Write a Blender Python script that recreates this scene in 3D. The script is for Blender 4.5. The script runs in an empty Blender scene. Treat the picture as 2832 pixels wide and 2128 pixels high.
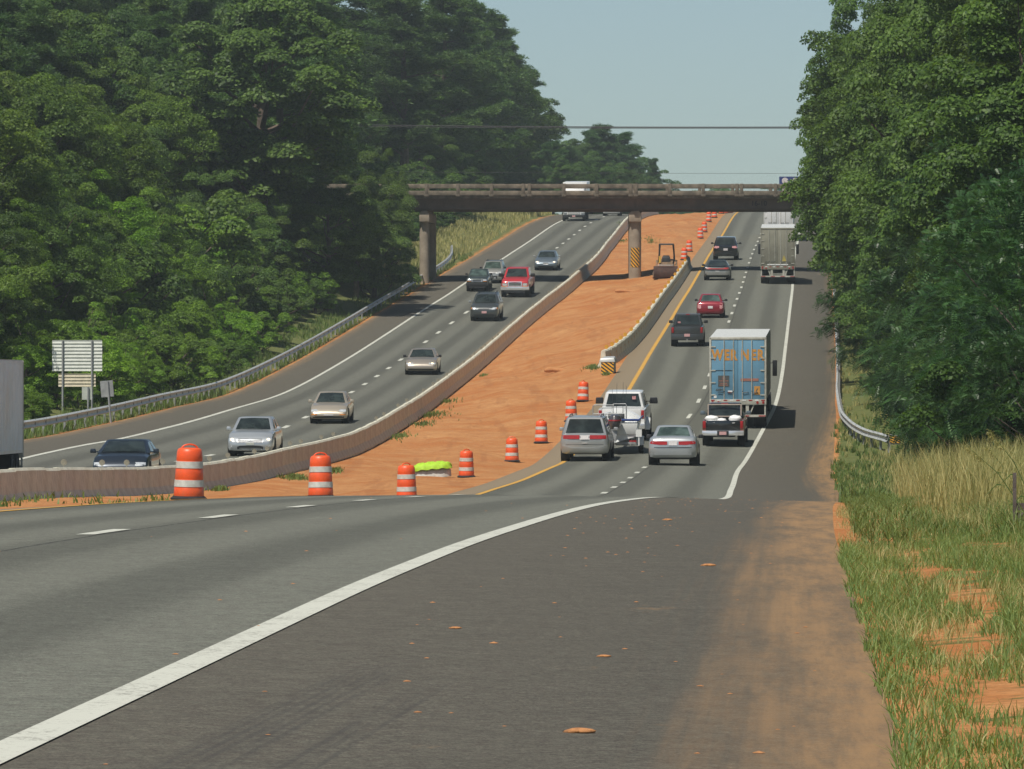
import bpy, bmesh, math, random
import numpy as np
from mathutils import Vector, Matrix

S = bpy.context.scene
COL = S.collection
R = math.radians

# ------------------------------------------------------------------ camera, world, sun, exposure
F = 18000.0            # focal length in photo pixels (photo 2832 x 2128); the camera looks level along +Y
CX, CY = 1416.0, 1064.0
cam_d = bpy.data.cameras.new("camera")
cam_d.sensor_fit = 'HORIZONTAL'; cam_d.sensor_width = 36.0
cam_d.lens = 36.0 * F / 2832.0
cam_d.clip_start = 0.5; cam_d.clip_end = 9000.0
cam = bpy.data.objects.new("camera", cam_d); COL.objects.link(cam)
cam.location = (0, 0, 0); cam.rotation_euler = (R(90), 0, 0)
S.camera = cam

SUNV = Vector((-0.34, -0.50, 1.0)).normalized()      # towards the sun
SUN_EL = math.asin(SUNV.z)
w = bpy.data.worlds.new("World"); S.world = w; w.use_nodes = True
nt = w.node_tree; nt.nodes.clear()
sky = nt.nodes.new("ShaderNodeTexSky"); sky.sky_type = 'NISHITA'; sky.sun_disc = False
sky.sun_elevation = SUN_EL
sky.sun_rotation = math.atan2(SUNV.x, SUNV.y)
sky.air_density = 0.65; sky.dust_density = 1.0; sky.ozone_density = 2.0; sky.altitude = 450
tint = nt.nodes.new("ShaderNodeMix"); tint.data_type = 'RGBA'; tint.blend_type = 'MULTIPLY'
tint.inputs[0].default_value = 1.0
tint.inputs[7].default_value = (0.93, 0.90, 0.77, 1)
bg = nt.nodes.new("ShaderNodeBackground"); bg.inputs[1].default_value = 0.088
wo = nt.nodes.new("ShaderNodeOutputWorld")
nt.links.new(sky.outputs[0], tint.inputs[6]); nt.links.new(tint.outputs[2], bg.inputs[0]); nt.links.new(bg.outputs[0], wo.inputs[0])

sd = bpy.data.lights.new("sun", 'SUN'); sd.energy = 3.55; sd.angle = R(0.5); sd.color = (1.0, 0.94, 0.84)
so = bpy.data.objects.new("sun", sd); COL.objects.link(so)
so.rotation_euler = SUNV.to_track_quat('Z', 'Y').to_euler()
S.view_settings.view_transform = 'Standard'; S.view_settings.look = 'None'
S.view_settings.exposure = 0.36; S.view_settings.gamma = 1.0
S.render.film_transparent = False
S.cycles.max_bounces = 6; S.cycles.transparent_max_bounces = 8

rng = np.random.default_rng(7)
random.seed(7)

# ------------------------------------------------------------------ helpers
def tag(o, label=None, cat=None, group=None, kind=None):
    if label: o['label'] = label
    if cat: o['category'] = cat
    if group: o['group'] = group
    if kind: o['kind'] = kind
    return o

def empty(name, loc=(0, 0, 0), rot=(0, 0, 0)):
    o = bpy.data.objects.new(name, None); COL.objects.link(o)
    o.empty_display_size = 0.3
    o.location = loc; o.rotation_euler = rot
    return o

def link(name, me, mat=None, parent=None, smooth=False, sharp=35):
    if mat is not None and not me.materials: me.materials.append(mat)
    if smooth:
        me.polygons.foreach_set('use_smooth', [True] * len(me.polygons))
        if sharp: me.set_sharp_from_angle(angle=R(sharp))
    o = bpy.data.objects.new(name, me); COL.objects.link(o)
    if parent is not None: o.parent = parent
    return o

def np_mesh(name, verts, quads):
    me = bpy.data.meshes.new(name)
    verts = np.asarray(verts, dtype=np.float32); quads = np.asarray(quads, dtype=np.int32)
    nf, k = quads.shape
    me.vertices.add(len(verts)); me.vertices.foreach_set('co', verts.ravel())
    me.loops.add(nf * k); me.loops.foreach_set('vertex_index', quads.ravel())
    me.polygons.add(nf)
    me.polygons.foreach_set('loop_start', np.arange(0, nf * k, k, dtype=np.int32))
    me.update(calc_edges=True)
    return me

def point_attr(me, name, vals):
    a = me.attributes.new(name, 'FLOAT', 'POINT'); a.data.foreach_set('value', np.asarray(vals, dtype=np.float32))

class MB:
    """collects shapes; build() links them as ONE mesh object"""
    def __init__(s): s.v = []; s.f = []
    def add(s, vs, fs):
        n = len(s.v); s.v += [tuple(p) for p in vs]; s.f += [tuple(i + n for i in f) for f in fs]; return s
    def box(s, c, d, rot=None, taper=1.0):
        x, y, z = d[0] / 2, d[1] / 2, d[2] / 2
        vs = [(-x, -y, -z), (x, -y, -z), (x, y, -z), (-x, y, -z), (-x * taper, -y * taper, z), (x * taper, -y * taper, z), (x * taper, y * taper, z), (-x * taper, y * taper, z)]
        M = Matrix.Rotation(rot[0], 3, rot[1]) if rot else None
        vs = [(M @ Vector(p) if M else Vector(p)) + Vector(c) for p in vs]
        return s.add(vs, [(0, 3, 2, 1), (4, 5, 6, 7), (0, 1, 5, 4), (1, 2, 6, 5), (2, 3, 7, 6), (3, 0, 4, 7)])
    def hexa(s, p):      # 8 points: bottom ring, top ring
        return s.add(p, [(0, 3, 2, 1), (4, 5, 6, 7), (0, 1, 5, 4), (1, 2, 6, 5), (2, 3, 7, 6), (3, 0, 4, 7)])
    def tube(s, pts, rad, n=8, caps=True):
        pts = [Vector(p) for p in pts]
        if not hasattr(rad, '__len__'): rad = [rad] * len(pts)
        rings = []; up0 = None
        for i, p in enumerate(pts):
            d = (pts[min(i + 1, len(pts) - 1)] - pts[max(i - 1, 0)]).normalized()
            a = d.cross(Vector((0, 0, 1)) if abs(d.z) < 0.95 else Vector((0, 1, 0))).normalized(); b = d.cross(a)
            rings.append([p + (a * math.cos(2 * math.pi * k / n) + b * math.sin(2 * math.pi * k / n)) * rad[i] for k in range(n)])
        return s.loft(rings, caps)
    def loft(s, rings, caps=True, closed=True):
        n = len(rings[0]); vs = [p for r in rings for p in r]; fs = []
        for i in range(len(rings) - 1):
            for k in range(n if closed else n - 1):
                a, b = i * n + k, i * n + (k + 1) % n
                fs.append((a, b, b + n, a + n))
        if caps: fs.append(tuple(range(n - 1, -1, -1))); fs.append(tuple((len(rings) - 1) * n + k for k in range(n)))
        return s.add(vs, fs)
    def lathe(s, prof, c=(0, 0, 0), n=24, axis='Z'):
        rings = []
        for r, z in prof:
            ring = []
            for k in range(n):
                a = 2 * math.pi * k / n; p = (r * math.cos(a), r * math.sin(a), z)
                if axis == 'X': p = (p[2], p[0], p[1])
                if axis == 'Y': p = (p[0], p[2], p[1])
                ring.append((p[0] + c[0], p[1] + c[1], p[2] + c[2]))
            rings.append(ring)
        return s.loft(rings)
    def prism(s, poly, y0, y1):      # polygon in x,z, extruded along y
        n = len(poly)
        vs = [(x, y0, z) for x, z in poly] + [(x, y1, z) for x, z in poly]
        return s.add(vs, [tuple(range(n)), tuple(range(2 * n - 1, n - 1, -1))] + [(i, i + n, (i + 1) % n + n, (i + 1) % n) for i in range(n)])
    def build(s, name, mat, parent=None, smooth=False, bevel=0, sharp=35, seg=2):
        me = bpy.data.meshes.new(name); me.from_pydata(s.v, [], s.f)
        bm = bmesh.new(); bm.from_mesh(me)
        bmesh.ops.recalc_face_normals(bm, faces=bm.faces)
        if bevel:
            bmesh.ops.bevel(bm, geom=[e for e in bm.edges if len(e.link_faces) == 2 and e.calc_face_angle(0) > R(25)], offset=bevel, segments=seg, profile=0.5, affect='EDGES', clamp_overlap=True)
        bm.to_mesh(me); bm.free()
        return link(name, me, mat, parent, smooth or bool(bevel), sharp)

def copy_tree(o, parent=None):
    c = o.copy(); COL.objects.link(c)
    if parent is not None: c.parent = parent
    for ch in o.children: copy_tree(ch, c)
    return c

# ------------------------------------------------------------------ materials
def new_mat(name):
    m = bpy.data.materials.new(name); m.use_nodes = True
    n = m.node_tree; b = n.nodes['Principled BSDF']
    return m, n, b

def mixrgb(n, fac, a, b, mode='MIX'):
    x = n.nodes.new('ShaderNodeMix'); x.data_type = 'RGBA'; x.blend_type = mode
    for sock, v in ((x.inputs[0], fac), (x.inputs[6], a), (x.inputs[7], b)):
        if hasattr(v, 'is_output') or isinstance(v, bpy.types.NodeSocket): n.links.new(v, sock)
        elif hasattr(v, '__len__'): sock.default_value = (*v[:3], 1)
        else: sock.default_value = v
    return x.outputs[2]

def math_n(n, op, a, b=None, c=None, clamp=False):
    x = n.nodes.new('ShaderNodeMath'); x.operation = op; x.use_clamp = clamp
    for i, v in enumerate((a, b, c)):
        if v is None: continue
        if isinstance(v, bpy.types.NodeSocket): n.links.new(v, x.inputs[i])
        else: x.inputs[i].default_value = v
    return x.outputs[0]

def ramp01(n, v, lo, hi):
    x = n.nodes.new('ShaderNodeMapRange'); x.interpolation_type = 'SMOOTHSTEP'
    n.links.new(v, x.inputs[0]); x.inputs[1].default_value = lo; x.inputs[2].default_value = hi
    return x.outputs[0]

def noise(n, vec, scale, detail=4, rough=0.6, dims='3D'):
    x = n.nodes.new('ShaderNodeTexNoise'); x.inputs['Scale'].default_value = scale
    x.inputs['Detail'].default_value = detail; x.inputs['Roughness'].default_value = rough
    if vec is not None: n.links.new(vec, x.inputs['Vector'])
    return x.outputs[0]

def obj_co(n):
    return n.nodes.new('ShaderNodeTexCoord').outputs['Object']

def geo_co(n):
    return n.nodes.new('ShaderNodeNewGeometry').outputs['Position']

def mapping(n, vec, scale):
    x = n.nodes.new('ShaderNodeMapping'); n.links.new(vec, x.inputs[0]); x.inputs[3].default_value = scale
    return x.outputs[0]

def mat(name, col, rough=0.6, metal=0.0, var=0.12, scale=6.0, coat=0.0, bump=0.0, emit=None, spec=0.5, dirt=None):
    m, n, b = new_mat(name)
    co = obj_co(n); nz = noise(n, co, scale, 5)
    lo = tuple(c * (1 - var) for c in col); hi = tuple(min(1, c * (1 + var)) for c in col)
    c = mixrgb(n, ramp01(n, nz, 0.3, 0.7), lo, hi)
    if dirt:
        nz2 = noise(n, co, scale * 0.35, 6, 0.7)
        c = mixrgb(n, math_n(n, 'MULTIPLY', ramp01(n, nz2, 0.42, 0.72), dirt[3]), c, dirt[:3])
    n.links.new(c, b.inputs['Base Color'])
    b.inputs['Roughness'].default_value = rough; b.inputs['Metallic'].default_value = metal
    b.inputs['Coat Weight'].default_value = coat; b.inputs['Coat Roughness'].default_value = 0.08
    b.inputs['Specular IOR Level'].default_value = spec
    if bump:
        bp = n.nodes.new('ShaderNodeBump'); bp.inputs['Strength'].default_value = bump; bp.inputs['Distance'].default_value = 0.02
        n.links.new(noise(n, co, scale * 5, 4), bp.inputs['Height']); n.links.new(bp.outputs[0], b.inputs['Normal'])
    if emit:
        b.inputs['Emission Color'].default_value = (*emit[:3], 1); b.inputs['Emission Strength'].default_value = emit[3]
    return m

def leaf_mat(name, dark, light, trans=0.35, rough=0.55):
    m, n, b = new_mat(name)
    at = n.nodes.new('ShaderNodeAttribute'); at.attribute_name = 'rnd'
    oi = n.nodes.new('ShaderNodeObjectInfo')
    c = mixrgb(n, at.outputs['Fac'], dark, light)
    c = mixrgb(n, 1.0, c, oi.outputs['Color'], 'MULTIPLY')
    n.links.new(c, b.inputs['Base Color']); b.inputs['Roughness'].default_value = rough
    b.inputs['Specular IOR Level'].default_value = 0.35
    t = n.nodes.new('ShaderNodeBsdfTranslucent'); n.links.new(mixrgb(n, 1.0, c, (1.25, 1.2, 0.5), 'MULTIPLY'), t.inputs[0])
    mx = n.nodes.new('ShaderNodeMixShader'); mx.inputs[0].default_value = trans
    out = n.nodes['Material Output']
    n.links.new(b.outputs[0], mx.inputs[1]); n.links.new(t.outputs[0], mx.inputs[2]); n.links.new(mx.outputs[0], out.inputs[0])
    return m

M = {}
M['leaf'] = leaf_mat('broad_leaves', (0.044, 0.090, 0.021), (0.148, 0.245, 0.040), .42)
M['leaf_big'] = leaf_mat('compound_leaves', (0.034, 0.080, 0.024), (0.115, 0.225, 0.062), 0.3, 0.42)
M['pine'] = leaf_mat('pine_needles', (0.034, 0.082, 0.024), (0.130, 0.225, 0.055), 0.25)
M['bark'] = mat('bark', (0.11, 0.085, 0.065), 0.95, var=0.35, scale=3, bump=0.6)
M['grass'] = leaf_mat('grass_blades', (0.085, 0.15, 0.035), (0.20, 0.27, 0.075), 0.3)
M['dry'] = leaf_mat('dry_grass', (0.24, 0.26, 0.09), (0.58, 0.52, 0.24), 0.35)
M['conc'] = mat('barrier_concrete', (0.66, 0.65, 0.53), 0.9, var=0.16, scale=2.5, bump=0.3, dirt=(0.44, 0.40, 0.29, 0.6))
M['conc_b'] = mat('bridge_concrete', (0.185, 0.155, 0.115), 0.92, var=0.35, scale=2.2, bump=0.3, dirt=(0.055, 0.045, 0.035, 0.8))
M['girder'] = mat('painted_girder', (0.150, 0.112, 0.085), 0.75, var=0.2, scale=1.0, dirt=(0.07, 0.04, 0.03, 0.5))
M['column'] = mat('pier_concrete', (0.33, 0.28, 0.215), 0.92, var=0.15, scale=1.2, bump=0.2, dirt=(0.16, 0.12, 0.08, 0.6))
M['steel'] = mat('galvanised_steel', (0.56, 0.58, 0.56), 0.45, metal=0.35, var=0.12, scale=3)
M['steel_d'] = mat('weathered_steel', (0.33, 0.34, 0.34), 0.55, metal=0.3, var=0.2, scale=3)
M['sign_back'] = mat('bare_aluminium', (0.58, 0.60, 0.54), 0.45, metal=0.35, var=0.08, scale=3)
M['sign_back_b'] = mat('weathered_aluminium', (0.50, 0.45, 0.33), 0.5, metal=0.3, var=0.12, scale=3)
M['wood'] = mat('weathered_wood', (0.10, 0.085, 0.075), 0.9, var=0.35, scale=6, bump=0.6)
M['orange'] = mat('orange_plastic', (0.80, 0.10, 0.022), 0.42, var=0.1, scale=5, dirt=(0.42, 0.13, 0.06, 0.6))
M['band'] = mat('reflective_band', (0.55, 0.56, 0.52), 0.4, var=0.12, scale=9, dirt=(0.35, 0.28, 0.2, 0.5))
M['rubber'] = mat('black_rubber', (0.02, 0.02, 0.021), 0.85, var=0.2)
M['tyre'] = mat('tyre_rubber', (0.018, 0.018, 0.019), 0.9, var=0.25)
M['rim'] = mat('alloy_rim', (0.42, 0.43, 0.44), 0.35, metal=0.7)
M['under'] = mat('underbody', (0.015, 0.015, 0.016), 0.9)
M['trimb'] = mat('black_trim', (0.022, 0.023, 0.025), 0.5)
M['chrome'] = mat('chrome', (0.86, 0.87, 0.88), 0.2, metal=0.65, var=0.03)
M['tail'] = mat('tail_lamp', (0.34, 0.010, 0.012), 0.35, coat=0.1, var=0.15, scale=14)
M['tail_clear'] = mat('clear_tail_lamp', (0.62, 0.30, 0.30), 0.18, coat=0.5, var=0.3, scale=20)
M['lamp'] = mat('lamp_glass', (0.62, 0.66, 0.68), 0.12, metal=0.3, coat=0.5, var=0.15, scale=14)
M['lamp_on'] = mat('lit_headlamp', (0.9, 0.75, 0.5), 0.2, emit=(1.0, 0.72, 0.38, 2.4))
M['amber'] = mat('amber_lens', (0.55, 0.20, 0.03), 0.3)
M['plate'] = mat('licence_plate', (0.62, 0.60, 0.60), 0.5, var=0.1, scale=25)
M['plate_r'] = mat('pink_plate', (0.62, 0.36, 0.36), 0.5, var=0.1, scale=25)
M['haz_y'] = mat('hazard_yellow', (0.80, 0.42, 0.035), 0.5)
M['haz_k'] = mat('hazard_black', (0.02, 0.02, 0.02), 0.6)
M['yellow_m'] = mat('machine_yellow', (0.60, 0.38, 0.05), 0.5, dirt=(0.3, 0.15, 0.07, 0.6))
M['mach'] = mat('dirty_machine_paint', (0.20, 0.13, 0.07), 0.7, var=0.3, dirt=(0.30, 0.13, 0.06, 0.7))
M['bucket'] = mat('rusty_bucket', (0.050, 0.022, 0.015), 0.85, var=0.35, scale=4)
M['lime'] = mat('lime_cloth', (0.36, 0.60, 0.03), 0.7, var=0.1, scale=12)
M['white_p'] = mat('white_paint', (0.78, 0.79, 0.78), 0.3, coat=0.4, var=0.04)
M['clod'] = mat('clay_lump', (0.48, 0.22, 0.085), 0.95, var=0.25, scale=30, bump=0.6)
M['reflector'] = mat('round_reflector', (0.24, 0.23, 0.18), 0.4, var=0.2)
M['amber_ref'] = mat('amber_reflector', (0.62, 0.31, 0.03), 0.4, var=0.15)
M['black_plastic'] = mat('black_plastic', (0.02, 0.02, 0.022), 0.35)
M['interior'] = mat('seat_fabric', (0.05, 0.05, 0.05), 0.9)

def glass_mat(name, col, rough=0.05):
    m, n, b = new_mat(name)
    nz = noise(n, obj_co(n), 1.7, 3)
    c = mixrgb(n, ramp01(n, nz, 0.35, 0.65), tuple(x * 0.55 for x in col), tuple(x * 1.5 for x in col))
    n.links.new(c, b.inputs['Base Color'])
    b.inputs['Roughness'].default_value = rough; b.inputs['Specular IOR Level'].default_value = 0.5
    return m
M['glass'] = glass_mat('car_glass', (0.022, 0.030, 0.028))
M['glass_l'] = glass_mat('light_car_glass', (0.06, 0.09, 0.08))

def paint(name, col, metal=0.3, rough=0.34, coat=0.6):
    if name not in M: M[name] = mat(name, col, rough, metal=metal, var=0.03, coat=coat, scale=2)
    return M[name]

# --- road surface: u = metres right of the white edge line, v = metres along
def road_mat(name, lane, shoulder, sgn, dust_w, marks=True):
    m, n, b = new_mat(name)
    uv = n.nodes.new('ShaderNodeUVMap'); uv.uv_map = 'road'
    sp = n.nodes.new('ShaderNodeSeparateXYZ'); n.links.new(uv.outputs[0], sp.inputs[0])
    u = math_n(n, 'MULTIPLY', sp.outputs[0], sgn); v = sp.outputs[1]
    pos = geo_co(n)
    fine = noise(n, pos, 85, 4, 0.8); med = noise(n, pos, 2.2, 5, 0.6)
    stretch = noise(n, mapping(n, uv.outputs[0], (1.3, 0.012, 1)), 1.0, 4, 0.6)
    # wheel paths: polished pale tracks and an oil-dark strip between, in each lane
    wob = math_n(n, 'ADD', u, math_n(n, 'MULTIPLY', math_n(n, 'SUBTRACT', stretch, 0.5), 0.7))
    wave = math_n(n, 'SINE', math_n(n, 'MULTIPLY', math_n(n, 'ADD', wob, 0.85), 2 * math.pi / 1.78))
    lanec = mixrgb(n, ramp01(n, wave, -1, 1), tuple(c * 0.80 for c in lane), tuple(c * 1.16 for c in lane))
    c = mixrgb(n, ramp01(n, u, -0.06, 0.06), lanec, shoulder)
    c = mixrgb(n, 1.0, c, mixrgb(n, ramp01(n, med, 0.3, 0.7), (0.93, 0.93, 0.93), (1.07, 1.07, 1.07)), 'MULTIPLY')
    c = mixrgb(n, 1.0, c, mixrgb(n, ramp01(n, fine, 0.28, 0.72), (0.42, 0.42, 0.42), (1.58, 1.58, 1.58)), 'MULTIPLY')
    grain = noise(n, pos, 13, 2, 0.8); gr2 = noise(n, pos, 34, 2, 0.8)
    c = mixrgb(n, 1.0, c, mixrgb(n, ramp01(n, grain, 0.3, 0.7), (0.84, 0.80, 0.80), (1.16, 1.20, 1.16)), 'MULTIPLY')
    c = mixrgb(n, 1.0, c, mixrgb(n, ramp01(n, gr2, 0.3, 0.7), (0.80, 0.80, 0.82), (1.20, 1.20, 1.18)), 'MULTIPLY')
    # long streaks on the shoulder
    st2 = noise(n, mapping(n, uv.outputs[0], (5.0, 0.03, 1)), 1.0, 4, 0.65)
    # clay dust that gathers towards the outer pavement edge
    d0, d1 = dust_w
    du = ramp01(n, math_n(n, 'ADD', u, math_n(n, 'MULTIPLY', math_n(n, 'SUBTRACT', st2, 0.5), 1.1)), d0, d1)
    patch = ramp01(n, noise(n, mapping(n, uv.outputs[0], (1.2, 0.35, 1)), 1.0, 6, 0.7), 0.61, 0.74)
    patch = math_n(n, 'MULTIPLY', patch, ramp01(n, u, 0.6, 1.8))
    pn = noise(n, mapping(n, uv.outputs[0], (2.6, 0.16, 1)), 1.0, 6, 0.75)
    dust = math_n(n, 'MAXIMUM', math_n(n, 'MULTIPLY', du, math_n(n, 'ADD', math_n(n, 'MULTIPLY', ramp01(n, pn, 0.35, 0.62), 0.50), 0.32)), math_n(n, 'MULTIPLY', patch, 0.5))
    c = mixrgb(n, dust, c, (0.42, 0.25, 0.115))
    # inner dirty shoulder left of the yellow line
    inn = math_n(n, 'MULTIPLY', ramp01(n, math_n(n, 'MULTIPLY', u, -1), 7.05, 7.3), 0.8)
    c = mixrgb(n, inn, c, (0.25, 0.19, 0.12))
    if marks:
        # black scuffs of tyres on the near shoulder
        for u0, u1, v0, v1, per in ((0.56, 0.86, 14, 33.5, 0.055), (0.98, 1.16, 14, 31.5, 0.06)):
            uu = math_n(n, 'SUBTRACT', u, math_n(n, 'MULTIPLY', math_n(n, 'SUBTRACT', v, 22.8), 0.02))
            band = math_n(n, 'MULTIPLY', ramp01(n, uu, u0, u0 + 0.02), ramp01(n, uu, u1 + 0.02, u1))
            ln = ramp01(n, math_n(n, 'SINE', math_n(n, 'MULTIPLY', uu, 2 * math.pi / per)), -0.2, 0.5)
            zz = math_n(n, 'MULTIPLY', ramp01(n, v, v1, v1 - 5), ramp01(n, v, v0 - 4, v0))
            k = math_n(n, 'MULTIPLY', math_n(n, 'MULTIPLY', band, math_n(n, 'ADD', math_n(n, 'MULTIPLY', ln, 0.6), 0.4)), math_n(n, 'MULTIPLY', zz, 0.5))
            k = math_n(n, 'MULTIPLY', k, ramp01(n, noise(n, mapping(n, uv.outputs[0], (9, 0.5, 1)), 1.0, 5, 0.7), 0.3, 0.6))
            c = mixrgb(n, k, c, (0.05, 0.048, 0.045))
        # dark seam along the lane line
        seam = math_n(n, 'ABSOLUTE', math_n(n, 'ADD', math_n(n, 'ADD', u, 3.38), math_n(n, 'MULTIPLY', math_n(n, 'SUBTRACT', noise(n, mapping(n, uv.outputs[0], (0.2, 1.2, 1)), 1.0, 3), 0.5), 0.06)))
        c = mixrgb(n, math_n(n, 'MULTIPLY', ramp01(n, seam, 0.022, 0.012), 0.8), c, (0.03, 0.028, 0.027))
    n.links.new(c, b.inputs['Base Color'])
    b.inputs['Roughness'].default_value = 0.88; b.inputs['Specular IOR Level'].default_value = 0.25
    bp = n.nodes.new('ShaderNodeBump'); bp.inputs['Strength'].default_value = 0.35; bp.inputs['Distance'].default_value = 0.006
    n.links.new(fine, bp.inputs['Height']); n.links.new(bp.outputs[0], b.inputs['Normal'])
    return m
M['road_n'] = road_mat('asphalt_northbound', (0.124, 0.127, 0.107), (0.102, 0.094, 0.076), 1, (2.15, 3.3))
M['road_s'] = road_mat('asphalt_southbound', (0.120, 0.122, 0.104), (0.104, 0.095, 0.076), -1, (2.0, 3.4), marks=False)

def ground_mat():
    m, n, b = new_mat('ground_clay_and_grass')
    pos = geo_co(n)
    a = n.nodes.new('ShaderNodeAttribute'); a.attribute_name = 'clay'
    big = noise(n, pos, 0.22, 6, 0.65); mid = noise(n, pos, 1.6, 6, 0.7); fine = noise(n, pos, 14, 5, 0.7)
    clay = mixrgb(n, ramp01(n, mid, 0.3, 0.7), (0.40, 0.175, 0.066), (0.52, 0.262, 0.105))
    clay = mixrgb(n, ramp01(n, big, 0.42, 0.62), clay, (0.42, 0.165, 0.055))
    vb = noise(n, mapping(n, pos, (1.0, 0.22, 1)), 0.5, 6, 0.7)
    clay = mixrgb(n, math_n(n, 'MULTIPLY', ramp01(n, vb, 0.5, 0.72), 0.7), clay, (0.56, 0.30, 0.125))
    rut = noise(n, mapping(n, pos, (1.1, 0.035, 1)), 1.0, 5, 0.65)
    clay = mixrgb(n, math_n(n, 'MULTIPLY', ramp01(n, rut, 0.54, 0.64), 0.45), clay, (0.33, 0.14, 0.055))
    spk = noise(n, pos, 4.5, 3, 0.6)
    clay = mixrgb(n, math_n(n, 'MULTIPLY', ramp01(n, spk, 0.66, 0.74), 0.5), clay, (0.24, 0.09, 0.035))
    clay = mixrgb(n, 1.0, clay, mixrgb(n, ramp01(n, fine, 0.3, 0.7), (0.80, 0.78, 0.76), (1.15, 1.15, 1.15)), 'MULTIPLY')
    green = mixrgb(n, ramp01(n, mid, 0.3, 0.7), (0.075, 0.10, 0.03), (0.17, 0.17, 0.06))
    green = mixrgb(n, ramp01(n, fine, 0.3, 0.7), green, (0.13, 0.15, 0.05))
    f = ramp01(n, math_n(n, 'ADD', a.outputs['Fac'], math_n(n, 'MULTIPLY', math_n(n, 'SUBTRACT', mid, 0.5), 1.2)), 0.38, 0.56)
    n.links.new(mixrgb(n, f, green, clay), b.inputs['Base Color'])
    b.inputs['Roughness'].default_value = 0.95; b.inputs['Specular IOR Level'].default_value = 0.15
    bp = n.nodes.new('ShaderNodeBump'); bp.inputs['Strength'].default_value = 0.9; bp.inputs['Distance'].default_value = 0.10
    n.links.new(math_n(n, 'ADD', mid, math_n(n, 'MULTIPLY', fine, 0.3)), bp.inputs['Height']); n.links.new(bp.outputs[0], b.inputs['Normal'])
    return m
M['ground'] = ground_mat()

def line_mat(name, col):
    m, n, b = new_mat(name)
    pos = geo_co(n)
    w1 = noise(n, pos, 26, 6, 0.75); w2 = noise(n, pos, 1.1, 4)
    k = ramp01(n, math_n(n, 'ADD', w1, math_n(n, 'MULTIPLY', w2, 0.35)), 0.70, 0.82)
    n.links.new(mixrgb(n, math_n(n, 'MULTIPLY', k, 0.7), col, (0.14, 0.13, 0.11)), b.inputs['Base Color'])
    b.inputs['Roughness'].default_value = 0.8
    return m
M['line_w'] = line_mat('white_road_paint', (0.54, 0.55, 0.48))
M['line_y'] = line_mat('yellow_road_paint', (0.58, 0.32, 0.05))

# ------------------------------------------------------------------ the lie of the land
def pchip(tab):
    xs = np.array([t[0] for t in tab], float); ys = np.array([t[1] for t in tab], float)
    h = np.diff(xs); d = np.diff(ys) / h; m = np.zeros(len(xs)); m[0] = d[0]; m[-1] = d[-1]
    for i in range(1, len(xs) - 1):
        if d[i - 1] * d[i] > 0:
            w1 = 2 * h[i] + h[i - 1]; w2 = h[i] + 2 * h[i - 1]
            m[i] = (w1 + w2) / (w1 / d[i - 1] + w2 / d[i])
    def f(x):
        x = np.clip(np.asarray(x, float), xs[0], xs[-1]); i = np.clip(np.searchsorted(xs, x) - 1, 0, len(xs) - 2)
        t = (x - xs[i]) / h[i]
        return (2 * t**3 - 3 * t**2 + 1) * ys[i] + (t**3 - 2 * t**2 + t) * h[i] * m[i] + (-2 * t**3 + 3 * t**2) * ys[i + 1] + (t**3 - t**2) * h[i] * m[i + 1]
    return f

HN = pchip([(-80, -1.3), (5, -1.33), (23, -1.335), (40, -1.34), (53, -1.385), (72, -1.53), (93, -1.74), (110, -1.96), (129, -2.24), (141, -2.46), (155, -2.74), (167, -2.96), (180, -3.09), (193.5, -3.13), (220, -3.2), (252, -3.13), (287, -1.75), (300, -1.05), (331, .55), (353, 1.75), (417, 5.1), (447, 6.5), (493, 8.6), (534, 10.6), (586, 13.2), (681, 17.9), (705, 18.7), (750, 19.5), (900, 18.5), (1400, 8), (3000, -20)])
XNW = pchip([(-80, -6.6), (0, -2.9), (150, 4.045), (160, 4.75), (175, 5.76), (193.5, 6.51), (252.7, 8.95), (287, 11.2), (300, 12.1), (331, 13.74), (353, 14.8), (417, 17.84), (447, 19.25), (493, 21.3), (534, 23.2), (586, 25.8), (681, 30.5), (750, 34.0), (900, 42), (3000, 160)])
WN = pchip([(-80, 7.0), (193, 7.0), (287, 7.2), (331, 7.3), (400, 7.1), (681, 7.0), (3000, 7.0)])
EN = pchip([(-80, 3.28), (20, 3.28), (60, 3.32), (100, 3.48), (140, 3.55), (185, 3.22), (252, 3.5), (290, 3.0), (310, 2.7), (3000, 2.8)])      # right paved shoulder
LN = pchip([(-80, 2.0), (130, 1.9), (180, 1.2), (3000, 1.2)])                                # left paved shoulder

HS = pchip([(-80, -2.9), (150, -2.95), (180, -3.1), (200, -3.24), (215, -3.16), (230, -3.0), (245, -2.9), (258, -2.82), (280, -2.35), (303, -1.67), (345, -.35), (388, 1.3), (435, 3.8), (464, 5.8), (490, 7.6), (515, 9.2), (540, 10.6), (585, 13.0), (640, 16.0), (670, 17.4), (700, 18.3), (750, 18.9), (900, 18), (1400, 8), (3000, -20)])
XSD = pchip([(-80, -25), (140, -17.3), (215, -13.9), (258, -11.98), (303, -9.88), (345, -8.4), (388, -6.88), (435, -4.47), (481, -.96), (519, 1.59), (560, 3.76), (600, 5.77), (637, 7.75), (665, 9.6), (720, 13.3), (900, 26), (3000, 160)])
WS = pchip([(-80, 4.2), (230, 4.4), (258, 4.2), (303, 3.6), (345, 3.4), (450, 3.25), (3000, 3.25)])
DWS = pchip([(-80, .2), (215, .2), (230, .3), (240, .41), (258, .55), (280, .5), (303, .38), (345, 0.02), (360, 0.0), (3000, 0)])
BO = pchip([(-80, 5.2), (500, 5.2), (560, 4.6), (640, 4.0), (3000, 4.0)])
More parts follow.
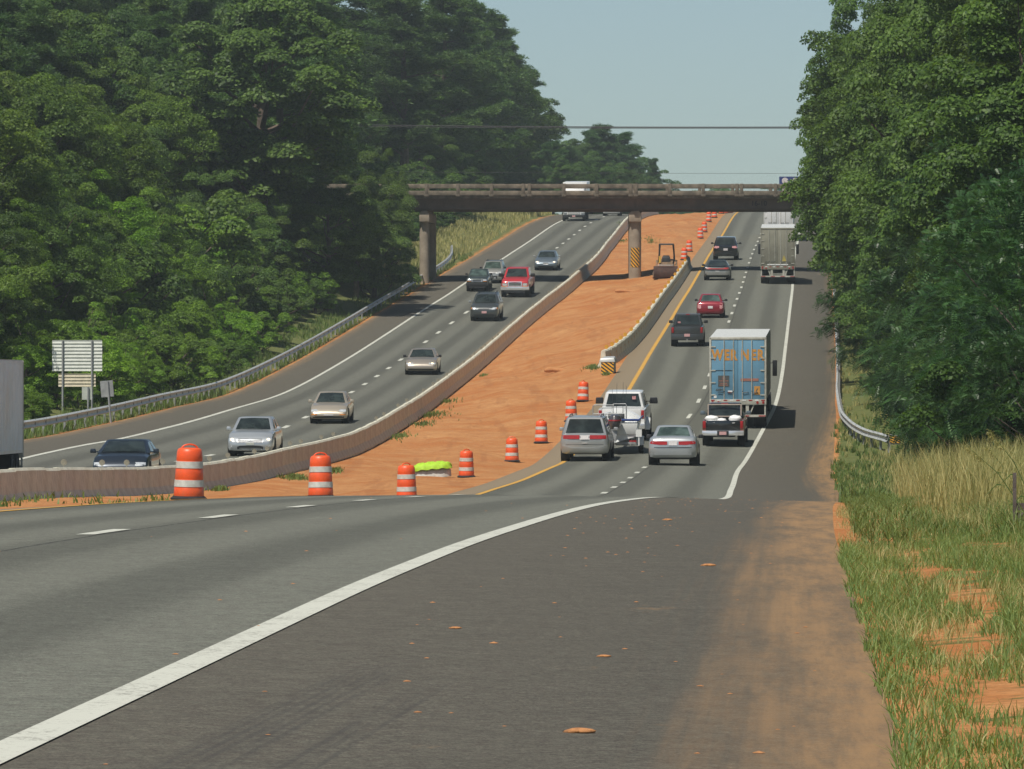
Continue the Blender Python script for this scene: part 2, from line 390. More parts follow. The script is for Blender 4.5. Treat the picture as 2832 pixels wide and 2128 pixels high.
HB = pchip([(-80, -2.6), (140, -2.62), (150, -2.67), (165, -2.85), (180, -3.06), (200, -3.2), (211, -3.2), (230, -3.12), (258, -2.93), (303, -1.65), (345, -.3), (388, 1.25), (435, 3.75), (464, 5.75), (490, 7.55), (515, 9.15), (540, 10.55), (585, 12.95), (640, 15.95), (670, 17.35), (700, 18.25), (750, 18.85), (900, 18), (1400, 8), (3000, -20)])
HBH = pchip([(-80, .7), (150, .72), (180, .78), (200, .80), (230, .87), (258, .92), (3000, .92)])

LD = [900, 400, 150, 80, 50, 32, 20, 13, 9, 6, 3.5, 1.6, .5]
LHT = [-8, 0, 5, 7, 6.5, 5.2, 3.6, 2.2, 1.35, .75, .3, .02, -.04]
RD = [.35, 1.0, 2.2, 4, 6.5, 10, 16, 26, 50, 120, 400, 900]
RHT = [-.03, .02, .10, .18, .3, .55, 1.1, 2.0, 3.2, 4, 0, -8]
def cols(z):
    """cross-section at distance z: names -> (x, height)"""
    xd = float(XSD(z)); ws = float(WS(z)); hs = float(HS(z)); dw = float(DWS(z))
    xe = xd - ws - 2.8; he = hs + dw + dw * .3 - .04
    L = []
    for d, hh in zip(LD, LHT): L.append((xe - d, he + hh, 0.0 if d > .6 else .42))
    L.append((xe, he, .62)); L.append((xd - ws, hs + dw, 1)); L.append((xd, hs, 1))
    hb = float(HB(z)); xb = xd + float(BO(z))
    L.append((xd + 3.6, hs * .45 + hb * .55, 1)); L.append((xb - .35, hb, 1)); L.append((xb + .35, hb, .72))
    xw = float(XNW(z)); wn = float(WN(z)); hn = float(HN(z)); xl = xw - wn - float(LN(z)); hl = hn - .07
    for t in (.08, .2, .35, .5, .65, .8, .92):
        s = math.sin(math.pi * t)
        led = .55 * np.clip((z - 576) / 7, 0, 1) * np.clip((650 - z) / 60, 0, 1) + .3 * np.clip((z - 628) / 6, 0, 1) * np.clip((690 - z) / 50, 0, 1)
        bumpy = .10 * math.sin(z * .13 + t * 9) + .07 * math.sin(z * .37 + t * 17)
        L.append((xb + .35 + (xl - xb - .35) * t, hb + (hl - hb) * t + s * (bumpy + led), .98 if t > .1 else .8))
    L.append((xl, hl, .95)); L.append((xw - wn, hn + .03, 1)); L.append((xw - wn / 2, hn + .06, 1)); L.append((xw, hn, 1))
    xr = xw + float(EN(z)); hr = hn - .09
    L.append((xr, hr, .8))
    for d, hh in zip(RD, RHT):
        c = {.35: .62, 1.0: .50, 2.2: .46, 4: .22}.get(d, 0.0) * (1 if z < 140 else .35)
        L.append((xr + d, hr + hh, c))
    return L
iSE, iSW, iSD, iSI, iB0, iB1 = 13, 14, 15, 16, 17, 18
iNL, iNY, iND, iNW, iNR = 26, 27, 28, 29, 30
_cache = {}
def ground_h(X, z):
    k = round(float(z), 1)
    if k not in _cache:
        L = cols(k); _cache[k] = (np.array([a[0] for a in L]), np.array([a[1] for a in L]))
    return float(np.interp(X, *_cache[k]))
def slope(fn, z): return float(fn(z + 2) - fn(z - 2)) / 4
def P(x, y, z): return ((x - CX) * z / F, z, (CY - y) * z / F)     # photo pixel + distance -> point
def ray_ground(x, y, z0=186., z1=700.):
    z = z0
    while z < z1:
        X = (x - CX) * z / F
        if CY - F * ground_h(X, z) / z <= y: return X, z, ground_h(X, z)
        z += .4
    return (x - CX) * z1 / F, z1, ground_h((x - CX) * z1 / F, z1)

rows = list(np.arange(-80, 10, 10)) + list(np.arange(10, 60, 2.5)) + list(np.arange(60, 720, 2.0)) + list(np.arange(720, 1000, 20)) + [1100, 1400, 1500]
grid = [cols(z) for z in rows]
nc = len(grid[0])
ROADI = {iSW, iSD, iSI, iNY, iND, iNW}
v = []; clay = []
for z, L in zip(rows, grid):
    for i, (x, h, c) in enumerate(L):
        v.append((x, z, h - (.06 if i in ROADI else .012 if i in (iSE, iNL, iNR) else 0))); clay.append(c)
idx = np.arange(len(rows) * nc).reshape(len(rows), nc)
q = np.stack([idx[:-1, :-1], idx[:-1, 1:], idx[1:, 1:], idx[1:, :-1]], -1).reshape(-1, 4)
me = np_mesh('ground', v, q); point_attr(me, 'clay', clay)
g = link('ground', me, M['ground'], smooth=True, sharp=0); tag(g, kind='structure')

def strip(name, xf, hf, zs, m, uvf=None):
    """sheet following columns xf(z)->[x..], hf(z)->[h..]"""
    vv = []; uu = []
    for z in zs:
        for a, b_, c_ in zip(xf(z), hf(z), uvf(z) if uvf else [0] * 99): vv.append((a, z, b_)); uu.append((c_, z))
    k = len(xf(zs[0])); ii = np.arange(len(zs) * k).reshape(len(zs), k)
    qq = np.stack([ii[:-1, :-1], ii[:-1, 1:], ii[1:, 1:], ii[1:, :-1]], -1).reshape(-1, 4)
    me = np_mesh(name, vv, qq)
    if uvf:
        uvl = me.uv_layers.new(name='road'); vi = np.zeros(len(me.loops), dtype=np.int32); me.loops.foreach_get('vertex_index', vi)
        uvl.data.foreach_set('uv', np.array(uu, dtype=np.float32)[vi].ravel())
    o = link(name, me, m, smooth=True, sharp=0); tag(o, kind='structure'); return o

rz = [z for z in rows if z <= 1400]
def nb(z):
    L = cols(z); return [L[i] for i in (iNL, iNY, iND, iNW, iNR)]
strip('northbound_road', lambda z: [nb(z)[0][0] - .12] + [a[0] for a in nb(z)] + [nb(z)[-1][0] + .12],
      lambda z: [nb(z)[0][1] - .12] + [a[1] for a in nb(z)] + [nb(z)[-1][1] - .12], rz, M['road_n'],
      lambda z: [nb(z)[0][0] - nb(z)[3][0]] + [a[0] - nb(z)[3][0] for a in nb(z)] + [nb(z)[-1][0] - nb(z)[3][0]])
def sbr(z):
    L = cols(z); return [L[i] for i in (iSE, iSW, iSD, iSI, iB0)]
strip('southbound_road', lambda z: [sbr(z)[0][0] - .12] + [a[0] for a in sbr(z)],
      lambda z: [sbr(z)[0][1] - .12] + [a[1] for a in sbr(z)], rz, M['road_s'],
      lambda z: [sbr(z)[0][0] - sbr(z)[1][0]] + [a[0] - sbr(z)[1][0] for a in sbr(z)])

# painted markings
def marking(name, segs, xfun, hfun, wd, m):
    vv = []; qq = []
    for z0, z1 in segs:
        zs = np.arange(z0, z1 + .01, 2.0 if z1 - z0 > 20 else (z1 - z0) / 3)
        for i, z in enumerate(zs):
            x, h = xfun(z), hfun(z); lift = .006 + z * 1.2e-5
            # the surface just beside the line
            vv += [(x - wd / 2, z, ground_h(x - wd / 2, z) + lift), (x + wd / 2, z, ground_h(x + wd / 2, z) + lift)]
            if i: k = len(vv); qq.append((k - 4, k - 3, k - 1, k - 2))
    o = link(name, np_mesh(name, vv, qq), m); tag(o, kind='structure'); return o
marking('white_edge_line', [(2, 700)], XNW, HN, .175, M['line_w'])
marking('yellow_edge_line', [(4, 700)], lambda z: XNW(z) - WN(z), HN, .20, M['line_y'])
dz = [(58.85 + 12.19 * k, 58.85 + 12.19 * k + 3.3) for k in range(-4, 52)]
marking('white_lane_dashes', dz, lambda z: XNW(z) - WN(z) / 2, HN, .17, M['line_w'])
marking('white_edge_line', [(120, 700)], lambda z: XSD(z) - WS(z), HS, .20, M['line_w'])
dz = [(258 - 1.6 + 12.19 * k, 258 + 1.6 + 12.19 * k) for k in range(-8, 35)]
marking('white_lane_dashes', dz, XSD, HS, .22, M['line_w'])

# ------------------------------------------------------------------ concrete barriers
JP = [(-.30, 0), (-.30, .08), (-.17, .33), (-.115, .835), (-.06, .90), (.06, .90), (.115, .835), (.17, .33), (.30, .08), (.30, 0)]
def barrier_mesh(L, name):
    b = MB(); rings = []
    for y in (-L / 2, -L / 2 + .035, L / 2 - .035, L / 2):
        k = .90 if abs(y) > L / 2 - .01 else 1
        rings.append([(x * k, y, .004 + z * (.995 if k < 1 else 1)) for x, z in JP])
    b.loft(rings)
    return b
XB = lambda z: XSD(z) + BO(z)
proto = None; z = 139.0; k = 0
while z < 690:
    sx = slope(XB, z); ds = math.sqrt(1 + sx * sx)
    top = float(HB(z)) + float(HBH(z)); stp = slope(HB, z)
    if proto is None:
        proto = barrier_mesh(3.03, 'b').build('concrete_barrier', M['conc'], None, sharp=30)
        ref = MB().box((0, 0, .93), (.02, .03, .1)).lathe([(0, -.010), (.078, -.010), (.078, .010), (0, .010)], (0, 0, 1.03), 14, 'Y').build('reflector', M['reflector'], None)
        ref_me = ref.data; bpy.data.objects.remove(ref)
        o = proto
    else:
        o = proto.copy(); COL.objects.link(o)
    L = 3.05
    zc = z + L / 2
    o.location = (float(XB(zc)) + random.uniform(-.012, .012), zc, float(HB(zc)) + float(HBH(zc)) - .9 + random.uniform(-.012, .012))
    o.rotation_euler = (math.atan(slope(lambda t: HB(t) + HBH(t), zc)), 0, -math.atan(sx) + random.uniform(-.004, .004))
    tag(o, 'weathered concrete barrier section in the long wall between the oncoming lanes and the clay median', 'barrier', 'concrete barrier sections along the oncoming lanes')
    if k % 5 in (0, 2) and random.random() < .85 and zc < 600:
        r = bpy.data.objects.new('reflector', ref_me); COL.objects.link(r); r.parent = o; r.location = (0, random.uniform(-.6, .6), 0)
    z += L / ds; k += 1

# near-side barrier beside the yellow line, with hazard end
NBO = pchip([(320, 2.5), (338, 2.3), (347, 1.75), (360, 1.35), (380, 1.2), (500, 1.05), (600, 1.0)])
XM = lambda z: XNW(z) - WN(z) - NBO(z)
pm = None; z = 341.0; k = 0
ar = MB().box((0, 0, .97), (.06, .02, .14)).lathe([(0, -.012), (.11, -.012), (.11, .012), (0, .012)], (0, 0, 1.06), 10, 'Y').build('reflector', M['amber_ref']); ar_me = ar.data; bpy.data.objects.remove(ar)
sr = MB().box((.135, 0, .6), (.05, .09, .12)).build('side_reflector', M['amber_ref']); sr_me = sr.data; bpy.data.objects.remove(sr)
while z < 500:
    zc = z + 1.525
    if pm is None:
        o = pm = barrier_mesh(3.03, 'b').build('concrete_barrier', M['conc'], None, sharp=30)
    else: o = pm.copy(); COL.objects.link(o)
    x = float(XM(zc)); o.location = (x, zc, ground_h(x, zc) - .02)
    o.rotation_euler = (math.atan((ground_h(x, zc + 2) - ground_h(x, zc - 2)) / 4), 0, -math.atan(slope(XM, zc)))
    tag(o, 'pale concrete barrier section with amber reflectors beside the yellow edge line', 'barrier', 'short barrier run beside the yellow line')
    if k % 3 == 0 or zc < 356: r = bpy.data.objects.new('reflector', ar_me); COL.objects.link(r); r.parent = o; r.location = (0, random.uniform(-.5, .5), -.03)
    r = bpy.data.objects.new('side_reflector', sr_me); COL.objects.link(r); r.parent = o; r.location = (0, .7, 0)
    z += 3.05 / math.sqrt(1 + slope(XM, zc) ** 2); k += 1

def stripes(name, wd, ht, y, parent, n=4, lean=.9, cz=0.0, cx=0.0, wave=None):
    """yellow panel with black diagonal bars, facing -y"""
    MB().box((cx, y, cz), (wd, .012, ht)).build(name, M['haz_y'], parent)
    b = MB(); st = ht / n * 1.0
    for i in range(-2, n + 2):
        z0 = -ht / 2 + i * st
        poly = [(-wd / 2, z0 + wd * lean), (wd / 2, z0), (wd / 2, z0 + st * .48), (-wd / 2, z0 + wd * lean + st * .48)]
        out = []
        for lim, sg in ((ht / 2, 1), (-ht / 2, -1)):      # clip to the panel
            src = poly if not out else out; res = []
            for a, c in zip(src, src[1:] + src[:1]):
                ia, ic = sg * a[1] <= sg * lim + 1e-9, sg * c[1] <= sg * lim + 1e-9
                if ia: res.append(a)
                if ia != ic:
                    t = (lim - a[1]) / (c[1] - a[1]); res.append((a[0] + (c[0] - a[0]) * t, lim))
            out = res
            if not out: break
        if len(out) >= 3: b.prism([(cx + p[0], cz + p[1]) for p in out], y - .010, y - .0065)
    b.build('black_stripes', M['haz_k'], parent)

X, Z, H = ray_ground(1680, 1036)
e = tag(empty('crash_cushion', (X, Z, H - .05), (0, 0, R(-6))), 'grey crash cushion with yellow and black striped face at the barrier end', 'crash cushion')
MB().box((0, .6, .36), (.66, 1.2, .68)).build('cushion_body', M['steel_d'], e, bevel=.03)
b = MB(); b.hexa([(-.44, -.06, .66), (.40, -.06, .66), (.42, 1.1, .70), (-.30, 1.1, .70), (-.36, -.02, .86), (.34, -.02, .88), (.30, 1.1, .98), (-.24, 1.1, .96)]).build('nose_cap', M['steel'], e, bevel=.03)
stripes('hazard_panel', .64, .56, -.02, e, 3, .75, .37)

# ------------------------------------------------------------------ guardrails
def guardrail(path, side, label, spacing=3.05, wood_end=None):
    """path: (x, y, z_ground) points; W-beam with posts; side=+1 rail faces +x"""
    pts = [Vector(p) for p in path]
    base = pts[0].copy(); e = empty('guardrail', base)
    tag(e, label, 'guardrail')
    prof = [(.0, .73), (.07, .665), (.02, .60), (.005, .55), (.02, .50), (.07, .44), (.035, .40)]
    rings = []
    for i, p in enumerate(pts):
        t = (pts[min(i + 1, len(pts) - 1)] - pts[max(i - 1, 0)]); t.z = 0; t.normalize()
        nrm = Vector((t.y, -t.x, 0)) * side
        ring = [p - base + nrm * (a + .08) + Vector((0, 0, h)) for a, h in prof] + [p - base + nrm * (a + .068) + Vector((0, 0, h)) for a, h in reversed(prof)]
        rings.append(ring)
    MB().loft(rings).build('w_beam', M['steel'], e, smooth=True, sharp=50)
    acc = 0; nxt = .2; post = None; n = 0
    for a, c in zip(pts, pts[1:]):
        d = (c - a).length
        while nxt <= acc + d and n < 98:
            p = a + (c - a) * ((nxt - acc) / d)
            t = (c - a); ang = math.atan2(t.y, t.x) - math.pi / 2
            if post is None:
                pb = MB().box((0, 0, .26), (.09, .16, .84)).box((.07 * side, 0, .55), (.10, .12, .34)); post = pb.build('post', M['steel_d'], e); o = post
            else: o = post.copy(); COL.objects.link(o)
            o.location = p - base; o.rotation_euler = (0, 0, ang); nxt += spacing; n += 1
        acc += d
    return e
def along(xf, z0, z1, st=3.0, dh=0.0):
    zz = list(np.arange(z0, z1, st)) + [z1]
    return [(float(xf(z)), z, ground_h(float(xf(z)), z) + dh) for z in zz]
edgeS = lambda z: XSD(z) - WS(z) - 2.8
gx = lambda z: edgeS(z) - .6 - .25 * np.clip((z - 505) / 40, 0, 1) ** 2 * 6
guardrail(along(gx, 226, 546), 1, 'long galvanised guardrail between the oncoming lanes and the wooded bank', 3.3)
edgeN = lambda z: XNW(z) + EN(z)
flare = pchip([(262, 2.7), (267, 2.1), (272, 1.35), (279, .75), (288, .35), (299, .2), (330, .2), (600, .2)])
ge = guardrail(along(lambda z: edgeN(z) + flare(z), 265.5, 470, 1.5), -1, 'pale guardrail that flares away from the shoulder under the trees on the right', 2.4)
X = float(edgeN(265.3) + flare(265.3)); hh = ground_h(X, 265.3)
t = empty('end_terminal', (0, 0, 0)); t.parent = ge; t.location = (.12, -.25, .55); t.rotation_euler = (0, 0, R(-8))
MB().box((.1, 0, 0), (.46, .3, .42)).build('terminal_head', M['steel_d'], t, bevel=.02)
stripes('hazard_marker', .46, .30, -.16, t, 3, .5, 0, .1)

# ------------------------------------------------------------------ traffic drums
def make_drum():
    e = empty('traffic_drum')
    n = 28; rr = lambda z: .285 - .055 * z / .9
    p = [(rr(.06), .05)]
    for a, c in ((.06, .24), (.24, .375), (.375, .58), (.58, .715), (.715, .90)):
        p += [(rr(a + .012) - .006, a + .003), (rr(a + .02), a + .016), (rr(c - .02), c - .016), (rr(c) - .006, c - .003)]
    p += [(.215, .93), (.17, .955), (0, .958)]
    MB().lathe([(0, .05)] + p, n=n).build('drum_body', M['orange'], e, smooth=True, sharp=50)
    for a, c in ((.245, .37), (.585, .71)):
        MB().lathe([(rr(a) - .01, a), (rr(a) + .005, a), (rr(c) + .005, c), (rr(c) - .01, c)], n=n).build('reflective_band', M['band'], e, smooth=True, sharp=50)
    MB().lathe([(0, 0), (.33, 0), (.34, .03), (.29, .07), (.27, .08), (0, .08)], n=n).build('rubber_base', M['rubber'], e, smooth=True)
    pts = [(.15 * math.cos(t), 0, .935 + .085 * math.sin(t)) for t in np.linspace(0, math.pi, 9)]
    MB().tube(pts, .017, 6).build('handle', M['orange'], e, smooth=True)
    return e
drum = make_drum(); first = True
def put_drum(x, y, z, label, rz=0.0, s=1.0, tilt=(0, 0)):
    global first
    X = (x - CX) * z / F
    o = drum if first else copy_tree(drum); first = False
    o.location = (X, z, ground_h(X, z) + .01); o.scale = (s, s, s)
    o.rotation_euler = (R(tilt[0] + random.uniform(-1.5, 1.5)), R(tilt[1] + random.uniform(-2, 2)), R(rz))
    tag(o, label, 'traffic drum', 'orange drums along the closed left edge of the road')
    return o
D = [(522, 1390, 118, 'largest orange drum with a domed handle top, nearest the camera on the left'),
     (887, 1380, 143, 'second nearest orange drum, with dark red bands, left of the lime cloth'),
     (1125, 1372, 176, 'orange drum just left of the lime cloth, its foot hidden by the road crest')]
for x, y, z, l in D: put_drum(x, y, z, l, random.uniform(0, 60), .99)
def drum_at(x, y, l, z0=180., **k):
    X, z, h = ray_ground(x, y, z0); return put_drum(x, y, z, l, random.uniform(0, 60), .98, **k)
for x, y, l, ti in [(1290, 1322, 'orange drum just right of the lime cloth on bare clay', (0, 0)),
                (1416, 1279, 'short dusty orange drum with wide pale bands, fifth along the clay edge', (0, 0)),
                (1497, 1228, 'orange drum left of the silver minivan', (0, 0)),
                (1580, 1168, 'orange drum half hidden behind the roof of the silver minivan', (0, 0)),
                (1612, 1113, 'leaning orange drum just beyond the boat and white pickup', (0, 4)),
                (1892, 720, 'orange drum right of the track loader, lower of the close pair', (0, 0)),
                (1906, 697, 'orange drum right of the track loader, upper of the close pair', (0, 0)),
                (1937, 661, 'third orange drum beyond the loader by the yellow line', (0, 0)),
                (1948, 643, 'fourth orange drum beyond the loader by the yellow line', (0, 0)),
                (1960, 614, 'orange drum just under the bridge beam left of the yellow line', (0, 0)),
                (1976, 603, 'orange drum partly cut by the bridge beam', (0, 0)),
                (1995, 592, 'leftmost of the three farthest orange drums under the bridge beam', (0, 0)),
                (2008, 591, 'middle of the three farthest orange drums under the bridge beam', (0, 0)),
                (2020, 590, 'rightmost of the three farthest orange drums under the bridge beam', (0, 0))]:
    drum_at(x, y, l, tilt=ti)

# small things on the clay
X, Z, H = ray_ground(1197, 1318)
e = tag(empty('sandbag_pile', (X, Z, H), (0, R(-5), R(6))), 'lime cloth draped over a half buried grey block on the clay', 'covered block')
b = MB(); n = 14
rings = []
for k in range(n + 1):
    t = -1 + 2 * k / n; rr = (1 - abs(t) ** 3.0) ** .5 + .02
    rings.append([(t * .66, .30 * rr * math.cos(a), -.05 + .36 * (.65 + .35 * rr) * max(0, math.sin(a)) ** .5 if math.sin(a) > 0 else -.05) for a in np.linspace(0, math.pi, 9)])
b.loft(rings, closed=False, caps=False).build('block', M['band'], e, smooth=True)
b = MB(); rings = []
for k in range(23):
    t = -1 + 2 * k / 22; rr = (1 - abs(t) ** 3.2) ** .5 + .03
    wr = 1 + .025 * math.sin(k * 2.3)
    rings.append([(t * .70 + .02 * math.sin(a * 6 + k), .36 * rr * math.cos(a) * wr, .16 + .35 * (.55 + .45 * rr) * math.sin(a) ** .6 * wr - .018 * math.sin(k * 1.1 + a * 4)) for a in np.linspace(.12, math.pi - .12, 13)])
b.loft(rings, closed=False, caps=False).build('cloth', M['lime'], e, smooth=True, sharp=0)

def log(x0, x1, y, rad, lab):
    A = ray_ground(x0, y); B = ray_ground(x1, y)
    z = (A[1] + B[1]) / 2; a = P(x0, y, z); c = P(x1, y, z)
    L = c[0] - a[0]; pts = [(-L / 2 + L * t, .06 * math.sin(t * 4), rad * .8 + .03 * math.sin(t * 5)) for t in np.linspace(0, 1, 9)]
    o = MB().tube(pts, [rad * .6] + [rad * (1 + .15 * math.sin(k * 2)) for k in range(7)] + [rad * .5], 9).build('clay_roll', M['clod'], None, smooth=True)
    xc = (a[0] + c[0]) / 2; o.location = (xc, z, ground_h(xc, z)); tag(o, lab, 'erosion roll', 'rolls lying on the median')
log(1505, 1571, 1033, .13, 'long orange roll lying on the clay left of the crash cushion')
log(1701, 1752, 811, .12, 'small orange roll lying on the clay below the bridge pier')
cl = None
for x, y, s, lab in [(1601, 2028, .052, 'largest clay lump on the near shoulder at the bottom'), (1958, 1567, .05, 'clay lump on the middle of the shoulder'), (1845, 1440, .05, 'dark red clay lump in the smear near the road crest'), (1258, 1745, .03, 'thin clay flake on the shoulder below the white line'), (1669, 1818, .03, 'thin clay flake right of centre on the shoulder')]:
    X, z, h = ray_ground(x, y, 18., 170.)
    b = MB(); rings = []
    for i in range(5):
        t = i / 4; rr = math.cos(t * math.pi / 2 * .98)
        rings.append([(s * 1.25 * rr * math.cos(a) * (1 + .18 * math.sin(a * 3 + i)), s * rr * math.sin(a) * (1 + .25 * math.sin(a * 5 + i * 2)), s * .38 * math.sin(t * math.pi / 2) + .001) for a in np.linspace(0, 2 * math.pi, 13)[:-1]])
    o = b.loft(rings).build('clay_lump', M['clod'], None, smooth=True, sharp=0); o.location = (X, z, h); tag(o, lab, 'clay lump', 'clay lumps on the near shoulder')
# crumbs and pale pebbles scattered on the shoulder
vv = []; qq = []
for k in range(190):
    z = 22 + 120 * random.random() ** 1.5
    big = random.random() < .12
    if random.random() < .75: X = float(XNW(z)) + random.uniform(.3, 3.1)
    else: X = float(XNW(z)) - random.uniform(0, 6)
    if random.random() < .14: z = random.gauss(72, 6); X = float(XNW(z)) + random.gauss(1.0, .35)
    s = random.uniform(.006, .014) * (1.3 if big else 1); h = ground_h(X, z)
    n0 = len(vv)
    for a in range(5):
        an = a * 2 * math.pi / 5 + random.random() * .4; vv.append((X + s * 1.6 * math.cos(an), z + s * math.sin(an) * 2, h + .0015))
    vv.append((X, z, h + s * .55)); qq += [(n0 + i, n0 + (i + 1) % 5, n0 + 5) for i in range(5)]
o = link('clay_crumbs', np_mesh('clay_crumbs', vv, qq), M['clod']); tag(o, 'small clay crumbs scattered over the near shoulder', 'crumbs', kind='stuff')

# ------------------------------------------------------------------ bridge
BY = 490.0; PX = BY / F      # metres per photo pixel at the near face
bx = lambda x: (x - CX) * PX
bz = lambda y: (CY - y) * PX
e = tag(empty('road_bridge', (bx(1757), BY, bz(772))), 'weathered concrete overpass on round piers crossing both carriageways', 'bridge')
ox, oy, oz = e.location
def loc(x, y, z): return (x - ox, y - oy, z - oz)
X0, X1 = -36.0, 44.0; DW = 9.4
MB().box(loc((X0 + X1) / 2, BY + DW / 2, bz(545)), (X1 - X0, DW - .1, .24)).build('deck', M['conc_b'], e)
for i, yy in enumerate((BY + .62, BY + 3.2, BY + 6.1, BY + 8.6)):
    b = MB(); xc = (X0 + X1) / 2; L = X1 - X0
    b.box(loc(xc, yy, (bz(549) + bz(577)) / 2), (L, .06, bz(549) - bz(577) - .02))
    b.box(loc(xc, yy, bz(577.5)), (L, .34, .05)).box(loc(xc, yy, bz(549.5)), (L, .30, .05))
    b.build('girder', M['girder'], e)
posts = [1086, 1179, 1266, 1359, 1447, 1464, 1560, 1650, 1744, 1759, 1853, 1945, 2038, 2051, 2145, 2235, 2330, 2345, 2435, 2530, 2620, 990, 895]
for yy, sg in ((BY + .05, 1), (BY + DW - .05, -1)):
    par = empty('parapet'); par.parent = e; par.location = loc(0, yy, .275 if sg < 0 else 0)
    xc = (X0 + X1) / 2; L = X1 - X0
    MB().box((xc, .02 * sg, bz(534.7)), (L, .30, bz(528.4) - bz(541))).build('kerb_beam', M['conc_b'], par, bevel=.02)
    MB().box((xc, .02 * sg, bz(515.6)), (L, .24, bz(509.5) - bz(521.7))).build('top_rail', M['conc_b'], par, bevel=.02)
    pp = None
    for x in posts:
        if pp is None:
            pp = MB().box((0, 0, 0), (.24, .34, bz(508.5) - bz(541))).box((0, -.02 * sg, -.46), (.34, .36, .16)).build('post', M['conc_b'], par, bevel=.015); q_ = pp
        else: q_ = pp.copy(); COL.objects.link(q_)
        q_.location = (bx(x), 0, bz(524.7))
for k, x in enumerate((588, 1173, 1757, 2341)):
    pr = empty('pier'); pr.parent = e; cxp = bx(x); pdx = .45 if k < 2 else .08; rad = .47 if k in (2, 3) else .37
    pr.location = loc(cxp, BY + 1.4, 0)
    for j, (dx, dy) in enumerate(((0, 0), (pdx, 6.2))):
        gh = ground_h(cxp + dx, BY + 1.4 + dy) - .5
        n = 28
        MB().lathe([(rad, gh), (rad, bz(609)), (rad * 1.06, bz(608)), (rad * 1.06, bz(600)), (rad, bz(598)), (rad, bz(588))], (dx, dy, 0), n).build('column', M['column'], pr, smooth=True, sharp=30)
    b = MB(); hw = rad * 1.02
    p = [(-hw, bz(613)), (hw, bz(613)), (hw, bz(592)), (hw * .55, bz(582.5)), (-hw * .55, bz(582.5)), (-hw, bz(592))]
    m0 = len(p)
    va = [(a, -.75, h) for a, h in p] + [(a + pdx, 7.0, h) for a, h in p]
    b.add(va, [tuple(range(m0)), tuple(range(2 * m0 - 1, m0 - 1, -1))] + [(i, i + m0, (i + 1) % m0 + m0, (i + 1) % m0) for i in range(m0)])
    b.build('pier_cap', M['column'], pr, bevel=.03)
    MB().box((0, -.78, bz(562)), (.24, .12, .9)).box((.3, 3, bz(580.6)), (.6, 7.2, .1)).build('bearing', M['girder'], pr)
    if k == 2:
        # hazard marker wrapped on the pier facing traffic
        b = MB(); bk = MB(); zt, zb_ = bz(685), bz(739)
        ang = [R(-90 + t) for t in np.linspace(-42, 42, 9)]
        b.loft([[((rad + .012) * math.cos(a), (rad + .012) * math.sin(a), zz) for a in ang] for zz in (zb_, zt)], caps=False, closed=False).build('hazard_panel', M['haz_y'], pr, smooth=True)
        Hh = zt - zb_; nn = 5
        for i in range(-2, nn + 1):
            for a0, a1 in zip(ang, ang[1:]):
                def zz(a, o_): return zt - (i * Hh / nn) - (a - ang[0]) * .55 - o_
                q4 = [(a0, zz(a0, .0)), (a1, zz(a1, .0)), (a1, zz(a1, .15)), (a0, zz(a0, .15))]
                if max(t_[1] for t_ in q4) > zt or min(t_[1] for t_ in q4) < zb_: q4 = [(a_, min(max(h_, zb_), zt)) for a_, h_ in q4]
                if abs(q4[0][1] - q4[3][1]) + abs(q4[1][1] - q4[2][1]) < 1e-4: continue
                bk.add([((rad + .018) * math.cos(a_), (rad + .018) * math.sin(a_), h_) for a_, h_ in q4], [(0, 1, 2, 3)])
        bk.build('black_stripes', M['haz_k'], pr)
for xa in (X0, X1):
    gh = ground_h(xa, BY + 5)
    MB().hexa([loc(xa - 5, BY - 4, gh - 2), loc(xa + 5, BY - 4, gh - 2), loc(xa + 5, BY + DW + 4, gh - 2), loc(xa - 5, BY + DW + 4, gh - 2), loc(xa - 2, BY + .3, bz(580)), loc(xa + 2, BY + .3, bz(580)), loc(xa + 2, BY + DW - .3, bz(580)), loc(xa - 2, BY + DW - .3, bz(580))]).build('abutment', M['conc_b'], e)

def text_mesh(s, size, name, m, parent, loc_, rot=(R(90), 0, 0), ext=.004, sx=1.0, bold=0.0):
    c = bpy.data.curves.new('t', 'FONT'); c.body = s; c.size = size; c.extrude = ext; c.align_x = 'CENTER'; c.align_y = 'CENTER'; c.offset = bold
    t = bpy.data.objects.new('t', c); COL.objects.link(t)
    bpy.context.view_layer.update()
    me = bpy.data.meshes.new_from_object(t.evaluated_get(bpy.context.evaluated_depsgraph_get()))
    bpy.data.objects.remove(t); me.materials.clear()
    o = link(name, me, m, parent); o.location = loc_; o.rotation_euler = rot; o.scale = (sx, 1, 1); return o
gp = empty('clearance_lettering'); gp.parent = e; gp.location = loc(bx(2100), BY + .58, bz(563))
text_mesh('16-10', .52, 'lettering', M['haz_k'], gp, (0, 0, 0), bold=.008)

